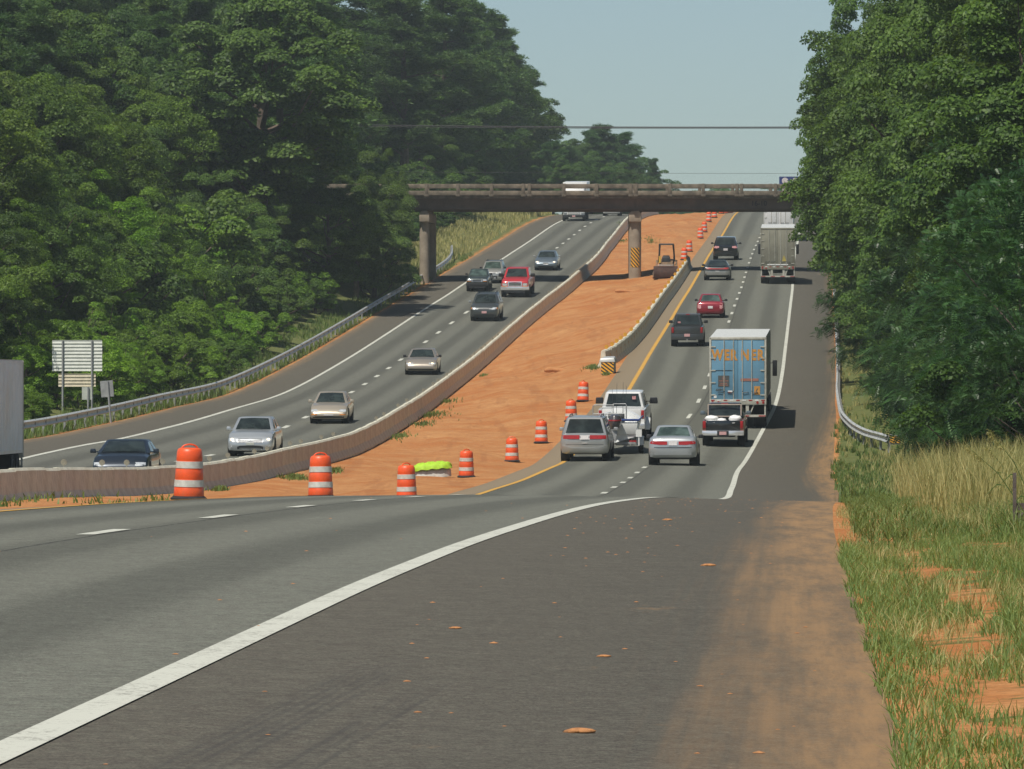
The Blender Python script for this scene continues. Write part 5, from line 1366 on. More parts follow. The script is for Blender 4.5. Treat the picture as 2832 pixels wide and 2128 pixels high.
MB().hexa([(-.55, .5, .3), (.55, .5, .3), (.55, 2.5, .3), (-.55, 2.5, .3), (-.5, .6, 1.25), (.5, .6, 1.25), (.52, 2.5, 1.5), (-.52, 2.5, 1.5)]).build('chassis', M['mach'], e, bevel=.04)
MB().box((-.46, .56, 1.42), (.16, .06, .52)).build('yellow_panel', M['yellow_m'], e)
MB().hexa([(-.34, .6, 1.2), (.34, .6, 1.2), (.34, .9, 1.2), (-.34, .9, 1.2), (-.30, .62, 1.62), (.30, .62, 1.62), (.22, .9, 1.75), (-.22, .9, 1.75)]).build('seat', M['trimb'], e, bevel=.04)
b = MB()
for sg in (-1, 1): b.tube([(sg * .58, .75, 1.2), (sg * .50, .75, 2.55), (sg * .50, 1.9, 2.55), (sg * .58, 2.0, 1.3)], .05, 6)
b.tube([(-.52, .75, 2.55), (.52, .75, 2.55)], .05, 6).tube([(-.52, 1.9, 2.55), (.52, 1.9, 2.55)], .05, 6).build('roll_cage', M['trimb'], e, smooth=True)
MB().box((0, 1.32, 2.60), (1.04, 1.2, .04)).build('canopy', M['mach'], e)

# ------------------------------------------------------------------ trees
def leaves(centers, normals, size, aspect, fold=.25, r=None):
    """diamond leaves: 4 vertices each"""
    n = len(centers); r = r or rng
    a = r.normal(size=(n, 3)); nrm = normals / np.linalg.norm(normals, axis=1, keepdims=True)
    a -= nrm * (a * nrm).sum(1, keepdims=True); a /= np.linalg.norm(a, axis=1, keepdims=True); b = np.cross(nrm, a)
    s = (size * r.uniform(.65, 1.3, n))[:, None]
    v0 = centers - a * s * .5; v2 = centers + a * s * .5
    v1 = centers + b * s * aspect * .5 - nrm * s * fold * .2; v3 = centers - b * s * aspect * .5 - nrm * s * fold * .2
    return np.stack([v0, v1, v2, v3], 1).reshape(-1, 3)

def crown_obj(name, V, m, parent, rnd=None):
    n = len(V) // 4; me = np_mesh(name, V, np.arange(n * 4).reshape(n, 4))
    if rnd is None: rnd = rng.uniform(0, 1, n)
    point_attr(me, 'rnd', np.repeat(rnd, 4)); return link(name, me, m, parent)

def unit(n):
    d = rng.normal(size=(n, 3)); return d / np.linalg.norm(d, axis=1, keepdims=True)

def broad_tree(h=14, r=4.2, base=.22, ncl=120, nl=170, size=.34, m=None, wild=.25, name='tree', ragged=1.0, top=1.0, aspect=.62):
    e = empty(name); cz = h * (1 + base) / 2; rz = h * (1 - base) / 2
    d = unit(ncl); d[:, 2] = d[:, 2] * .9 + .08
    f = rng.uniform(.45, 1.0, ncl) ** .6
    lump = 1 + wild * np.sin(d[:, 0] * 3 + 1.3 * h) * np.cos(d[:, 1] * 4 + d[:, 2] * 3 + r) + rng.normal(0, .07 * ragged, ncl)
    zf = d[:, 2:3] * f[:, None] * lump[:, None]
    wz = np.where(zf > 0, (1 - .35 * np.clip(zf, 0, 1) ** 1.5 * top), 1 - .25 * np.clip(-zf, 0, 1))
    C = np.concatenate([d[:, :2] * (f * lump)[:, None] * r * wz, zf * rz + cz], 1)
    C[:, 2] = np.clip(C[:, 2], h * base * .6, None)
    cr = rng.uniform(.12, .32, ncl) * r * .85
    V = []; RN = []
    for c, q_ in zip(C, cr):
        k = int(nl * (q_ / (.22 * r)) ** 2)
        u = unit(k); u[:, 2] = np.abs(u[:, 2]) * 1.0 - .30
        rad = rng.uniform(.55, 1.05, k) ** .7
        p = c + u * rad[:, None] * q_ * np.array([1, 1, .9])
        nr = u * .7 + np.array([-.1, -.15, .6]) + rng.normal(0, .38, (k, 3))
        V.append(leaves(p, nr, size, aspect)); RN.append(np.clip(rng.uniform(.0, .8, k) + rng.uniform(-.15, .25), 0, 1))
    crown_obj('crown', np.concatenate(V), m or M['leaf'], e, np.concatenate(RN))
    b = MB(); tr = h * .016 + .06
    pts = [(0, 0, -.8), (0.05, 0, h * .2), (-.1, .08, h * .45), (.05, 0, h * .72)]
    b.tube(pts, [tr * 1.3, tr, tr * .7, tr * .3], 8)
    o = b.build('trunk', M['bark'], e, smooth=True)
    b = MB()
    for i in rng.choice(ncl, min(ncl, 16), replace=False):
        c = C[i]; z0 = max(h * base * .8, c[2] - np.hypot(c[0], c[1]) * .7); z0 = min(z0, h * .68)
        b.tube([(0, 0, z0), (c[0] * .5, c[1] * .5, z0 + (c[2] - z0) * .35), tuple(c)], [tr * .4, tr * .22, .02], 5)
    b.build('limbs', M['bark'], e, smooth=True)
    return e

def pine_tree(h=20, r=4.0, base=.35, size=.30, dens=1.0, name='pine_tree'):
    e = empty(name); V = []; RN = []; b = MB(); tr = h * .013 + .05
    b.tube([(0, 0, -.8), (.08, .03, h * .5), (0, 0, h * .98)], [tr * 1.3, tr * .8, .03], 8); b.build('trunk', M['bark'], e, smooth=True)
    lb = MB(); nb_ = int(64 * dens)
    for i in range(nb_):
        t = (i + rng.uniform(0, .9)) / nb_; z0 = h * (base + (1 - base) * t)
        rr = r * (1.06 - t) ** .5 * rng.uniform(.5, 1.15) * (1 if t > .12 else .75); an = rng.uniform(0, 2 * math.pi)
        dx, dy = math.cos(an), math.sin(an); lift = rr * rng.uniform(.1, .75)
        tip = np.array([dx * rr, dy * rr, z0 + lift]); root = np.array([0, 0, z0])
        if i % 3 == 0: lb.tube([tuple(root), tuple(root + (tip - root) * .5 - np.array([0, 0, .1])), tuple(tip)], [tr * .3, tr * .18, .02], 4)
        for s_ in np.arange(.30, 1.04, .12):
            for side in (-1, 0, 1):
                if side and s_ > .95: continue
                c = root + (tip - root) * s_ + np.array([-dy, dx, 0]) * side * rr * .20 * rng.uniform(.5, 1.3) + rng.normal(0, .12, 3)
                c[2] += rng.uniform(0, .3)
                q_ = rng.uniform(.35, .75); k = int(110 * dens)
                u = unit(k); u[:, 2] = np.abs(u[:, 2]) - .25
                p = c + u * q_ * rng.uniform(.4, 1, (k, 1)) * np.array([1.05, 1.05, .95])
                # needles radiate from the tuft centre
                nn = np.cross(u, unit(k)); s = (size * rng.uniform(.6, 1.2, k))[:, None]; bb = np.cross(nn / (np.linalg.norm(nn, axis=1, keepdims=True) + 1e-6), u)
                w_ = bb * s * .26
                V.append(np.stack([p - u * s * .5, p + w_ * .5, p + u * s * .5, p - w_ * .5], 1).reshape(-1, 3))
                RN.append(np.clip(rng.uniform(0, .75, k) + rng.uniform(-.1, .3), 0, 1))
    lb.build('limbs', M['bark'], e, smooth=True)
    crown_obj('crown', np.concatenate(V), M['pine'], e, np.concatenate(RN)); return e

def frond_tree(h=9, r=4.0, nf=2300, L=.62, name='tree', base=.05):
    """compound leaves: rachis with paired leaflets"""
    e = empty(name); ncl = 60; d = unit(ncl); f = rng.uniform(.5, 1, ncl) ** .5
    lump = 1 + .22 * np.sin(d[:, 0] * 4 + 1) * np.cos(d[:, 1] * 3 + 2)
    C = d * (f * lump)[:, None] * np.array([r, r, h * (1 - base) / 2]) + np.array([0, 0, h * (1 + base) / 2])
    V = []; RN = []
    k = nf; ci = rng.integers(0, ncl, k); u = unit(k); u[:, 2] = np.abs(u[:, 2]) - .35
    p = C[ci] + u * rng.uniform(.3, 1, (k, 1)) * r * .32
    out = p - np.array([0, 0, h * .5]); out /= np.linalg.norm(out, axis=1, keepdims=True)
    dr = out * .6 + rng.normal(0, .5, (k, 3)); dr[:, 2] += .05; dr /= np.linalg.norm(dr, axis=1, keepdims=True)
    up = np.tile(np.array([0, 0, 1.0]), (k, 1)) + rng.normal(0, .35, (k, 3)); sd = np.cross(dr, up); sd /= np.linalg.norm(sd, axis=1, keepdims=True); nr = np.cross(sd, dr)
    LL = (L * rng.uniform(.7, 1.25, k))[:, None]; shade = rng.uniform(0, .8, k) + rng.uniform(-.1, .2, ncl)[ci]
    npair = 7
    for j in range(npair):
        t = (j + .5) / npair; ax_ = p + dr * LL * t - np.array([0, 0, 1]) * LL * .45 * t * t
        ll = LL * .27 * math.sin(math.pi * (t * .75 + .18))
        for sg in (-1, 1):
            q0 = ax_; tip = q0 + sd * sg * ll + dr * ll * .35 - nr * ll * .15; w_ = dr * ll * .25
            V.append(np.stack([q0, (q0 + tip) / 2 + w_, tip, (q0 + tip) / 2 - w_], 1)); RN.append(shade)
    V = np.concatenate(V).reshape(-1, 3); crown_obj('crown', V, M['leaf_big'], e, np.clip(np.concatenate(RN), 0, 1))
    b = MB(); b.tube([(0, 0, -.6), (.1, 0, h * .4), (0, 0, h * .8)], [.14, .1, .03], 7); b.build('trunk', M['bark'], e, smooth=True)
    b = MB()
    for i in range(0, ncl, 4): c = C[i]; b.tube([(0, 0, max(.3, c[2] * .5)), tuple(c)], [.05, .012], 4)
    b.build('limbs', M['bark'], e, smooth=True)
    return e

PR = {}
PR['b1'] = (broad_tree(14, 4.6, .18, 150, 640, .17, wild=.3), 14)
PR['b2'] = (broad_tree(13, 4.2, .12, 140, 640, .16, wild=.38, ragged=1.6), 13)
PR['b3'] = (broad_tree(15, 4.0, .25, 150, 600, .175, wild=.22, top=1.3), 15)
PR['b4'] = (broad_tree(10, 4.0, .04, 140, 640, .155, wild=.4, ragged=1.8, aspect=.45), 10)
PR['s1'] = (broad_tree(4, 2.6, .0, 60, 480, .14, wild=.4, ragged=2, name='shrub'), 4)
PR['s2'] = (broad_tree(3.4, 2.2, .0, 50, 480, .13, wild=.5, ragged=2, name='shrub', aspect=.4), 3.4)
PR['p1'] = (pine_tree(20, 4.4, .22), 20)
PR['p2'] = (pine_tree(20, 3.8, .30), 20)
PR['p3'] = (pine_tree(18, 4.6, .12, dens=1.1), 18)
PR['f1'] = (frond_tree(9, 3.6, 6000, .52), 9)
PR['f2'] = (frond_tree(12, 3.8, 7500, .50), 12)
PR['r1'] = (broad_tree(18, 4.4, .04, 230, 520, .175, wild=.28, ragged=1.4), 18)
PR['r2'] = (broad_tree(16, 3.8, .03, 210, 520, .165, wild=.35, ragged=1.8), 16)
used = set()
def tree(kind, X, Z, h, label, group, cat='tree', tint=(1, 1, 1), wk=1.0, rz=None):
    o, h0 = PR[kind]
    if kind in used: o = copy_tree(o)
    used.add(kind)
    s = h / h0; o.location = (X, Z, ground_h(X, Z) - .15); o.scale = (s * wk, s * wk, s)
    o.rotation_euler = (R(random.uniform(-2, 2)), R(random.uniform(-2, 2)), random.uniform(0, 6.28) if rz is None else rz)
    tag(o, label, cat, group)
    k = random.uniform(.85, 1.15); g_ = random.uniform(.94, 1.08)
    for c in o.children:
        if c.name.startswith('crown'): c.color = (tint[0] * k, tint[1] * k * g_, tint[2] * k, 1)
    return o
def tree_img(kind, x, ytop, Z, label, group, tint=(1, 1, 1), wk=1.0, dy=0, cat='tree'):
    X = (x - CX) * Z / F; gh = ground_h(X, Z); return tree(kind, X, Z, (CY - ytop) * Z / F - gh, label, group, cat, tint, wk)

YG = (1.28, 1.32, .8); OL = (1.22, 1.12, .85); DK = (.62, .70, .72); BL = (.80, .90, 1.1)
# left: shrubs hard behind the guardrail
z = 238.0; k = 0
while z < 500:
    for d0 in ((3.0, 5.6) if z < 450 else (4.5, 7.5)):
        d = d0 + random.uniform(-.6, 1.0) + (1.2 if z > 400 else 0); X = float(edgeS(z)) - d
        if (X * F / z + CX) > -60:
            h = random.uniform(1.7, 3.2) + (0.8 if d0 > 4 else 0)
            if 262 < z < 300 and d0 < 4: h *= .55
            tint = random.choice([(1.95, 2.0, 1.0), (1.7, 1.8, .95), YG, YG, (1.2, 1.2, .85)]) if z < 400 else random.choice([YG, (1, 1, 1)])
            tree(random.choice(['s1', 's2']), X, z + random.uniform(-1, 1), h, 'leafy green shrub at the foot of the woods behind the left guardrail', 'shrubs behind the left guardrail', 'shrub', tint)
    z += random.uniform(3.6, 5.2)
z = 478.0
while z < 692:      # dark undergrowth along the foot of the woods above the grass bank
    for off in ((6.6, 9.5, 13, 17) if z > 520 else (9.5, 13, 17)):
        X = float(edgeS(z)) - off - random.uniform(-.6, 1.2)
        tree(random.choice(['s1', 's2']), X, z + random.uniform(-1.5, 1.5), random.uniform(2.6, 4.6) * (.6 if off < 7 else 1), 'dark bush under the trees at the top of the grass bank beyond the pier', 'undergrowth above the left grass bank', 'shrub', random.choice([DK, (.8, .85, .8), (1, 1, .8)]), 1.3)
    z += random.uniform(4.5, 6.5)
z = 292.0
while z < 480:      # low growth right behind the straight guardrail on the right
    X = float(edgeN(z)) + 2.6 + random.uniform(-.2, .6); tree('s2', X, z, random.uniform(1.1, 1.9), 'knee high green bush right behind the straight guardrail on the right', 'low bushes behind the right guardrail', 'shrub', random.choice([(1, 1, 1), YG]), .9)
    z += random.uniform(4.5, 6.5)
# left: rows of the wood
def row(z0, z1, off, hh, kinds, lab, grp, step, tints, wk=1.0):
    z = z0
    while z < z1:
        X = float(edgeS(z)) - off + random.uniform(-1.4, 1.4)
        x = X * F / z + CX
        if -260 < x < 1500:
            tree(random.choice(kinds), X, z, random.uniform(*hh), lab, grp, 'tree', random.choice(tints), wk)
        z += random.uniform(step * .8, step * 1.2)
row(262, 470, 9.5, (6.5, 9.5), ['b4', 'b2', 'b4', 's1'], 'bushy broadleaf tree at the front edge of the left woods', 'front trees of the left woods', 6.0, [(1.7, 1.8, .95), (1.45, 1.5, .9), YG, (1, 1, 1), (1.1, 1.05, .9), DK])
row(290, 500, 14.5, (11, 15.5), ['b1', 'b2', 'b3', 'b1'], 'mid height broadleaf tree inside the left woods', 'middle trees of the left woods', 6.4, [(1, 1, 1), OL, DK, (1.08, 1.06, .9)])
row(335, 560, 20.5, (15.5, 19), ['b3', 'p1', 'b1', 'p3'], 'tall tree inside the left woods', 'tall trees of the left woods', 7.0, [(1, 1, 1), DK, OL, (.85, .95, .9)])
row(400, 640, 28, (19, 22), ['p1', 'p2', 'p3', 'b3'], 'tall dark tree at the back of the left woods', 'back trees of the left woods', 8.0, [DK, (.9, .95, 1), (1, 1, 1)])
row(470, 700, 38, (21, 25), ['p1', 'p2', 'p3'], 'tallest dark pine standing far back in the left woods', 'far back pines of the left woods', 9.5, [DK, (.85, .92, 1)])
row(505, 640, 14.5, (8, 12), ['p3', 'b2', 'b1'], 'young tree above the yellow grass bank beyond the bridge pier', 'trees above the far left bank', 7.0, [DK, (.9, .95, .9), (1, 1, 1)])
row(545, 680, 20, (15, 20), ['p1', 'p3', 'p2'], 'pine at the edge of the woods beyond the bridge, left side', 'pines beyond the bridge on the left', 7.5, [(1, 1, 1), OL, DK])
for x, yt, Z, kd, wk, lab in [(1082, 448, 485, 'b4', .46, 'slim leafy tree hiding the left end of the bridge rail'), (1012, 455, 480, 'b4', .95, 'broadleaf tree whose branches cover the left end of the bridge rail'), (985, 520, 466, 'b2', 1.15, 'broadleaf tree left of the one that covers the bridge end'), (905, 470, 450, 'b1', 1.1, 'taller broadleaf tree left of the bridge end'), (1035, 620, 470, 's1', 1.0, 'small leafy tree below the left end of the bridge'), (790, -60, 470, 'p1', 1.1, 'tall pine filling the top of the picture left of the skyline pines'), (720, -80, 450, 'b3', 1.2, 'tall broadleaf tree at the top of the picture, left of centre'), (850, -70, 500, 'p3', 1.1, 'tall pine at the top of the picture, just left of the skyline pines')]:
    tree_img(kd, x, yt, Z, lab, 'tall trees around the left end of the bridge', (1, 1, 1), wk)
# the big pines that make the sloping skyline
for i, (x, yt, Z, kd, wk, lab) in enumerate([(1120, -90, 620, 'p1', 1.1, 'tall pine reaching out of the top of the picture, left of the sky gap'), (1215, -50, 660, 'p3', 1.1, 'broad tall pine touching the top of the picture near its middle'),
        (1290, 5, 700, 'p1', 1.1, 'highest pine of the sloping skyline'), (1355, 40, 740, 'p3', 1.05, 'skyline pine just right of and below the highest one'), (1408, 92, 790, 'p2', 1.1, 'skyline pine halfway down the slope of tree tops'),
        (1440, 190, 820, 'p3', 1.0, 'lower skyline pine with branches reaching toward the road'), (1468, 262, 850, 'p1', 1.25, 'rightmost skyline pine above the power cables'), (1490, 345, 870, 'p3', 1.1, 'small pine below the rightmost skyline pine')]):
    tree_img(kd, x, yt, Z, lab, 'skyline pines above the bridge', (.95, .98, .92), wk)
for x, yt, Z, kd, wk in [(1060, -70, 640, 'p3', 1.2), (1140, 60, 700, 'b3', 1.3), (1180, 20, 720, 'p3', 1.2), (1250, 90, 750, 'b1', 1.4), (1310, 130, 770, 'b3', 1.4), (1370, 200, 800, 'b1', 1.4), (1420, 290, 830, 'b3', 1.4), (1100, 200, 660, 'b1', 1.3), (1200, 240, 700, 'b2', 1.4), (1300, 300, 740, 'b1', 1.4), (1395, 360, 780, 'b2', 1.4), (1460, 400, 800, 'b1', 1.4), (1505, 420, 780, 'b2', 1.3), (1160, 340, 650, 'b4', 1.3), (1250, 400, 690, 'b4', 1.4), (1340, 430, 730, 'b2', 1.4), (1420, 460, 760, 'b4', 1.4), (1480, 470, 760, 'b2', 1.3)]:
    tree_img(kd, x, yt, Z, 'tree filling the woods between the skyline pines above the bridge', 'filler trees among the skyline pines', (.95, 1.0, .9), wk)
# far trees beyond the crest
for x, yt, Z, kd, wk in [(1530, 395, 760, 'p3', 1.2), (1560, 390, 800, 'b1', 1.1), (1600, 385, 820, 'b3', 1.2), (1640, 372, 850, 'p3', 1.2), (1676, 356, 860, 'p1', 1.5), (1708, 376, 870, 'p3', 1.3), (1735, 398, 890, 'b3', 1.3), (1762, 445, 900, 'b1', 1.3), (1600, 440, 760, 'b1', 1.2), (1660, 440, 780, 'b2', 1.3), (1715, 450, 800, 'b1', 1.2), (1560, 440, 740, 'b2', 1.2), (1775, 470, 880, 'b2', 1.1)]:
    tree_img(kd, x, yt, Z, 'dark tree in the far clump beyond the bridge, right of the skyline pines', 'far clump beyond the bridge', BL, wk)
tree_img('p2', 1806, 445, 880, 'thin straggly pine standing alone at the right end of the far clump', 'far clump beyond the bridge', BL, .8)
for x, yt, Z in [(1975, 496, 1180), (2000, 497, 1200), (2024, 505, 1190)]:
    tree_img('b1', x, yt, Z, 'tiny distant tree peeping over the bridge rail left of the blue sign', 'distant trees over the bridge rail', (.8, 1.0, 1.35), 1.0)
# low far tree line seen between beam and road crest
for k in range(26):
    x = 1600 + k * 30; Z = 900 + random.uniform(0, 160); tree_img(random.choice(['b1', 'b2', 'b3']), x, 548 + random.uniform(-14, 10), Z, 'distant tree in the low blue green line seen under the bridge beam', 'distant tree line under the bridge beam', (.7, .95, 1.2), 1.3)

# right: big trees
RT = [(2430, 0, 352, 'r1', .95, 'tall broadleaf tree on the right whose top stands against the sky'), (2430, 95, 372, 'r2', .95, 'right hand tree just behind the leaning one'),
      (2540, -80, 330, 'r1', .85, 'tall broadleaf tree behind the outermost right hand tree'), (2380, 330, 405, 'r2', .9, 'right hand tree beside the end of the bridge'), (2400, 300, 440, 'r1', 1.0, 'right hand tree behind the end of the bridge'),
      (2560, -110, 300, 'r2', .85, 'tall tree in the middle of the right hand woods'), (2520, 180, 318, 'r2', 1.0, 'lighter green tree in front of the tallest right hand trees'), (2610, -160, 280, 'r1', .85, 'tall tree at the top of the picture left of the right edge'),
      (2720, -160, 262, 'r1', .85, 'tall tree cut by the top of the picture, nearer to the right edge'), (2545, 420, 285, 'r2', 1.0, 'mid height tree above the flared guardrail'), (2719, 300, 250, 'f2', .8, 'tree with long compound leaves above the guardrail end'),
      (2800, -200, 235, 'r1', .85, 'tall tree behind the compound leaved trees near the right edge'), (2784, 250, 225, 'f2', .8, 'tree with long compound leaves near the right edge'), (2870, -80, 215, 'r2', 1.0, 'tall tree cut by the right edge of the picture'),
      (2445, 640, 322, 'f1', .9, 'low leafy tree just behind the straight part of the right guardrail'), (2410, 560, 350, 'r2', .9, 'shaded tree behind the right guardrail'), (2680, 700, 262, 'f1', 1.1, 'dense low tree behind the guardrail flare'),
      (2830, 620, 215, 'f1', 1.0, 'dense low tree with drooping fronds left of the right edge'), (2828, 520, 190, 'f2', .95, 'nearest frondy tree at the right edge'), (2915, 420, 172, 'f2', 1.0, 'frondy tree mostly outside the right edge'),
      (2830, 800, 186, 'f1', 1.2, 'low frondy tree whose dark foot meets the tall grass'), (2790, 820, 200, 'f1', 1.2, 'low dark frondy tree above the dry grass'), (2790, 1000, 188, 's1', .8, 'dark bush over the dry grass'), (2850, 960, 172, 's1', 1.0, 'dark bush at the foot of the nearest frondy tree'),
      (2880, 860, 165, 'f1', 1.0, 'low frondy tree cut by the right edge'), (2660, 880, 228, 'f1', 1.0, 'small frondy tree beyond the dry grass'), (2600, 760, 275, 'f1', 1.0, 'pale frondy tree right behind the guardrail bend')]
for x, yt, Z, kd, wk, lab in RT:
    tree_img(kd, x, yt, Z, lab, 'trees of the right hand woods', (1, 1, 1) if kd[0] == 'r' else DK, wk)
o = tree_img('r2', 2400, 35, 383, 'leaning right hand tree whose branches reach farthest left over the shoulder', 'trees of the right hand woods', (.95, 1, .9), .72); o.rotation_euler = (0, R(-10.5), 1.0)
z = 205.0
while z < 520:        # undergrowth and filler behind the right guardrail
    X = float(edgeN(z)) + (4.6 if z > 290 else 9.5) + random.uniform(-.4, .8)
    tree(random.choice(['s1', 's2']), X, z, random.uniform(2.6, 4.2), 'low green bush in the undergrowth of the right hand woods', 'undergrowth of the right hand woods', 'shrub', random.choice([(1, 1, 1), DK, (1, 1.05, .9)]))
    z += random.uniform(4.0, 5.5) * (1 if z < 400 else 1.6)
z = 240.0
while z < 520:
    X = float(edgeN(z)) + 11 + random.uniform(-1, 1.5)
    tree(random.choice(['r1', 'r2', 'b3']), X, z, random.uniform(15, 19), 'tall shaded tree deep in the right hand woods', 'deep trees of the right hand woods', 'tree', random.choice([(1, 1, 1), DK]), 1.1)
    z += random.uniform(9, 12)
for kd, (o, h0) in PR.items():
    if kd not in used: 
        for c in list(o.children): bpy.data.objects.remove(c)
        bpy.data.objects.remove(o)

# ------------------------------------------------------------------ grass
def blades(pts, hs, ws, lean, m, name, label):
    """pts (n,3): bent two-segment blades, 5 vertices -> quad + quad(tip)"""
    n = len(pts); an = rng.uniform(0, 2 * math.pi, n); dx, dy = np.cos(an), np.sin(an)
    la = rng.uniform(0, 2 * math.pi, n); ln = lean * rng.uniform(.2, 1.3, n); lx, ly = np.cos(la) * ln, np.sin(la) * ln
    h = hs; w_ = ws / 2; V = np.zeros((n, 6, 3))
    for j, (t, ww, lk) in enumerate(((0, 1, 0), (.55, .8, .35), (1, .12, 1))):
        for s_, sg in enumerate((-1, 1)):
            V[:, j * 2 + s_, 0] = pts[:, 0] + dx * w_ * ww * sg + lx * h * lk; V[:, j * 2 + s_, 1] = pts[:, 1] + dy * w_ * ww * sg + ly * h * lk
            V[:, j * 2 + s_, 2] = pts[:, 2] + h * t * np.sqrt(np.clip(1 - (ln * lk) ** 2 * .6, .2, 1))
    i = (np.arange(n) * 6)[:, None]; q = np.concatenate([i + np.array([0, 1, 3, 2]), i + np.array([2, 3, 5, 4])])
    me = np_mesh(name, V.reshape(-1, 3), q); rn = rng.uniform(0, 1, n); point_attr(me, 'rnd', np.repeat(rn, 6))
    o = link(name, me, m); tag(o, label, 'grass', kind='stuff'); return o

M['grass_n'] = leaf_mat('near_grass_blades', (0.10, 0.19, 0.05), (0.27, 0.36, 0.11), 0.35)
def patch_noise(x, z, s, seed=0):
    return (np.sin(x * s * 1.7 + 1.3 * np.sin(z * s * .37 + seed)) + np.sin(z * s * .31 + seed * 2 + 1.7 * np.sin(x * s * 1.1)) + np.sin((x * .9 + z * .21) * s * 2.3 + seed)) / 3
def scatter(n, z0, z1, off, dfun, bias=1.0, cl=14, sp=.05, vmax=2900):
    """points right of the northbound edge: off=(d0,d1); keeps those passing dfun(d, z, noise)"""
    m_ = n // cl; t = np.repeat(rng.uniform(0, 1, m_) ** bias, cl); Z = z0 + (z1 - z0) * t; d = np.repeat(rng.uniform(off[0], off[1], m_), cl); n = len(Z); Z = Z + rng.normal(0, sp * 2, n); d = d + rng.normal(0, sp, n); e_ = XNW(Z) + EN(Z); X = e_ + d
    vis = X * F / Z + CX < vmax; nz = patch_noise(X, Z * .6, 1.6, 2.0) + patch_noise(X, Z, 5.0, 1.0) * .5
    keep = vis & dfun(d, Z, nz); X, Z, d = X[keep], Z[keep], d[keep]
    Hh = np.array([ground_h(a, c) for a, c in zip(X, Z)]); return np.stack([X, Z, Hh], 1), d
_cache.clear()
P_, d = scatter(75000, 20, 62, (-.12, 2.6), lambda d, Z, nz: (np.abs(d - .62 - .18 * np.sin(Z * .33) - .10 * np.sin(Z * 1.3)) > .13 * (.5 + nz + .6 * np.sin(Z * .9)) + .02) & (nz > -.55) & (d > -.02 + .05 * nz))
blades(P_, rng.uniform(.025, .12, len(P_)) * (1 + .4 * (d > .8)), rng.uniform(.003, .008, len(P_)), .8, M['grass_n'], 'verge_grass', 'short green grass with bare clay gaps on the near right verge')
P_, d = scatter(80000, 60, 135, (-.1, 6.0), lambda d, Z, nz: (nz > -.15 - .8 * (d > 1.6)) & (d > .22 + .08 * nz))
blades(P_, rng.uniform(.05, .20, len(P_)) * (1 + .5 * (d > 1.5)), rng.uniform(.007, .016, len(P_)), .7, M['grass'], 'verge_grass', 'green grass on the right verge toward the road crest')
P_, d = scatter(45000, 75, 150, (1.2, 9), lambda d, Z, nz: (nz > -.5) & (d > 1.3 + .6 * np.sin(Z * .2)))
blades(P_, rng.uniform(.35, 1.05, len(P_)), rng.uniform(.006, .015, len(P_)), .38, M['dry'], 'tall_dry_grass', 'tall straw coloured grass on the right below the dark trees')
P_, d = scatter(40000, 22, 100, (.1, 4), lambda d, Z, nz: (nz > .0))
blades(P_, rng.uniform(.06, .22, len(P_)) * np.clip(d * .8, .7, 2.2), rng.uniform(.003, .008, len(P_)), .6, M['dry'], 'dry_grass', 'thin dry stems standing in the near verge grass')
P_, d = scatter(34000, 150, 350, (.2, 14), lambda d, Z, nz: (nz > -.4))
blades(P_, rng.uniform(.25, .8, len(P_)) * np.clip(d / 3, .35, 1), rng.uniform(.025, .05, len(P_)), .3, M['dry'], 'tall_dry_grass', 'pale grass around the flared end of the right guardrail')
P_, d = scatter(16000, 135, 300, (.0, 3.0), lambda d, Z, nz: (nz > -.1))
blades(P_, rng.uniform(.15, .35, len(P_)), rng.uniform(.025, .05, len(P_)), .4, M['grass'], 'verge_grass', 'green grass strip along the right pavement edge beyond the crest')
P_, d = scatter(45000, 18, 110, (1.8, 13), lambda d, Z, nz: (nz > -.6) & ((XNW(Z) + EN(Z) + d) * F / Z + CX > 2840), cl=10, sp=.12, vmax=9000)
blades(P_, rng.uniform(.12, .45, len(P_)), rng.uniform(.012, .03, len(P_)), .5, M['grass_n'], 'verge_grass', 'uneven green grass spreading away from the road under the right hand trees')
# left verge and bank
def scatter_l(n, z0, z1, d0, d1, f=None):
    Z = rng.uniform(z0, z1, n); d = rng.uniform(d0, d1, n); X = XSD(Z) - WS(Z) - 2.8 - d
    nz = patch_noise(X, Z * .6, 1.1, 4.0); k = nz > -.35 if f is None else f(d, Z, nz)
    X, Z, d = X[k], Z[k], d[k]; return np.stack([X, Z, np.array([ground_h(a, c) for a, c in zip(X, Z)])], 1), d
P_, d = scatter_l(17000, 228, 545, .15, 3.2)
blades(P_, rng.uniform(.12, .42, len(P_)), rng.uniform(.03, .06, len(P_)), .4, M['grass'], 'verge_grass', 'green grass strip under the left guardrail')
P_, d = scatter_l(26000, 490, 690, .9, 11, lambda d, Z, nz: (nz > -.5))
blades(P_, rng.uniform(.25, .7, len(P_)), rng.uniform(.05, .09, len(P_)), .35, M['dry'], 'bank_grass', 'yellow green grass on the bank left of the road beyond the bridge pier')
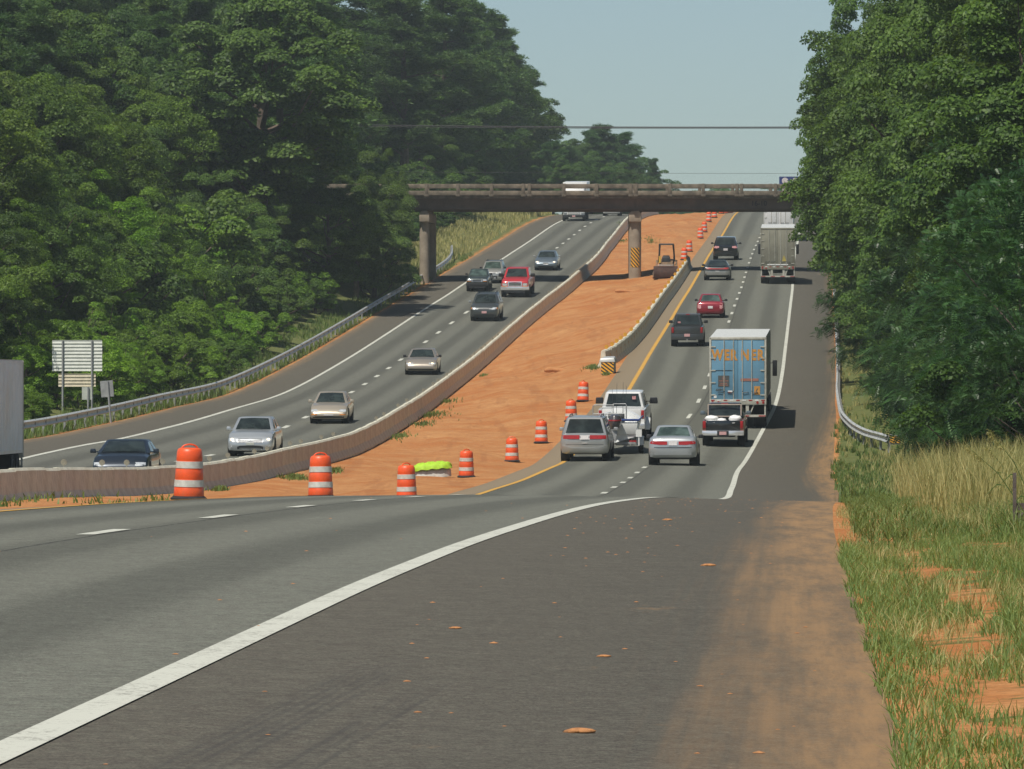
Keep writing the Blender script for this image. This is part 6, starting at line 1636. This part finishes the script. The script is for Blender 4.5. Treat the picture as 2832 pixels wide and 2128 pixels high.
# weeds on the median clay
W_ = [(1189, 1150, 8, 420), (1170, 1176, 5, 200), (1240, 1113, 5, 120), (927, 1306, 2.4, 200), (815, 1325, 3.2, 420), (610, 1358, 2, 150), (1640, 1018, 3, 400), (1675, 1038, 1.3, 120), (1730, 620, 6, 200), (1800, 668, 5, 200), (1720, 668, 5, 120), (1109, 1209, 4, 160), (1336, 1041, 2, 60), (510, 1372, 2, 160)]
pp = []
for x, y, rad, n in W_:
    X, Z, h = ray_ground(x, y, 176.)
    for k in range(n):
        a, r_ = random.uniform(0, 6.28), abs(random.gauss(0, .5)); px, pz = X + math.cos(a) * r_ * rad * .16, Z + math.sin(a) * r_ * rad
        pp.append((px, pz, ground_h(px, pz)))
for k in range(1500):       # grass strip between the near pavement edge and the barrier, far left
    z = random.uniform(130, 168); X0_ = float(XB(z)) + .4; X1_ = float(XNW(z) - WN(z) - LN(z)) - .1; X = random.uniform(X0_, X1_)
    if math.sin(z * .8) + math.sin(X * 2.1) > .1 and (X * F / z + CX) < 470: pp.append((X, z, ground_h(X, z)))
pp = np.array(pp); blades(pp, rng.uniform(.06, .20, len(pp)), rng.uniform(.03, .06, len(pp)), .5, M['grass'], 'median_weeds', 'small green weeds scattered on the clay median')
# near grass tuft standing in front of the barrier at the far left
# tall seeding grass stems at the right edge
for i, (x0, y0, x1, y1, Z, lab) in enumerate([(2835, 1420, 2672, 1232, 70, 'long green grass stem arching left with a seed head at the right edge'), (2860, 1400, 2735, 1190, 70, 'taller grass stem arching left with a pale seed head at the right edge'), (2800, 1365, 2728, 1235, 78, 'short seeding grass stem between the arching ones')]):
    a = Vector(P(x0, y0, Z)); c = Vector(P(x1, y1, Z)); g0 = ground_h(a.x, Z)
    e = tag(empty('seeding_grass', (a.x + .12, Z, g0)), lab, 'grass stem'); o0 = e.location
    mid = a.lerp(c, .5) + Vector((.03, 0, .06)); pts = [Vector((0, 0, 0)), a - o0, mid - o0, c - o0]
    MB().tube(pts, [.006, .006, .0045, .002], 5).build('stem', M['grass'], e, smooth=True)
    n = 260; t = rng.uniform(0, 1, n); base = np.array([list((mid.lerp(c, .45 + .55 * q_) - o0)) for q_ in t]); base += rng.normal(0, .016, (n, 3)) * np.array([1, 1, .7]) - np.array([.02, 0, .035]) * rng.uniform(0, 1, (n, 1))
    V = leaves(base, unit(n), .028, .22); crown_obj('seed_head', V, M['dry'], e)
    V = []
    bl = MB()
    for k in range(2):
        s_ = pts[1].lerp(pts[2], .2 + .5 * k); bl.add([tuple(s_), tuple(s_ + Vector((-.10, 0, .02))), tuple(s_ + Vector((-.26, .02, -.14))), tuple(s_ + Vector((-.10, 0, .005)))], [(0, 1, 2, 3)])
    bl.build('blade', M['grass'], e)

# ------------------------------------------------------------------ summer haze
HAZE = 0.00018
m = bpy.data.materials.new('haze_air'); m.use_nodes = True; n = m.node_tree; n.nodes.clear()
pv = n.nodes.new('ShaderNodeVolumePrincipled'); pv.inputs['Color'].default_value = (0.85, 0.97, 1.0, 1); pv.inputs['Density'].default_value = HAZE; pv.inputs['Anisotropy'].default_value = 0.2
om = n.nodes.new('ShaderNodeOutputMaterial'); n.links.new(pv.outputs[0], om.inputs['Volume'])
hz = MB().box((0, 760, 15), (2100, 1720, 64)).build('haze', m); tag(hz, kind='stuff')
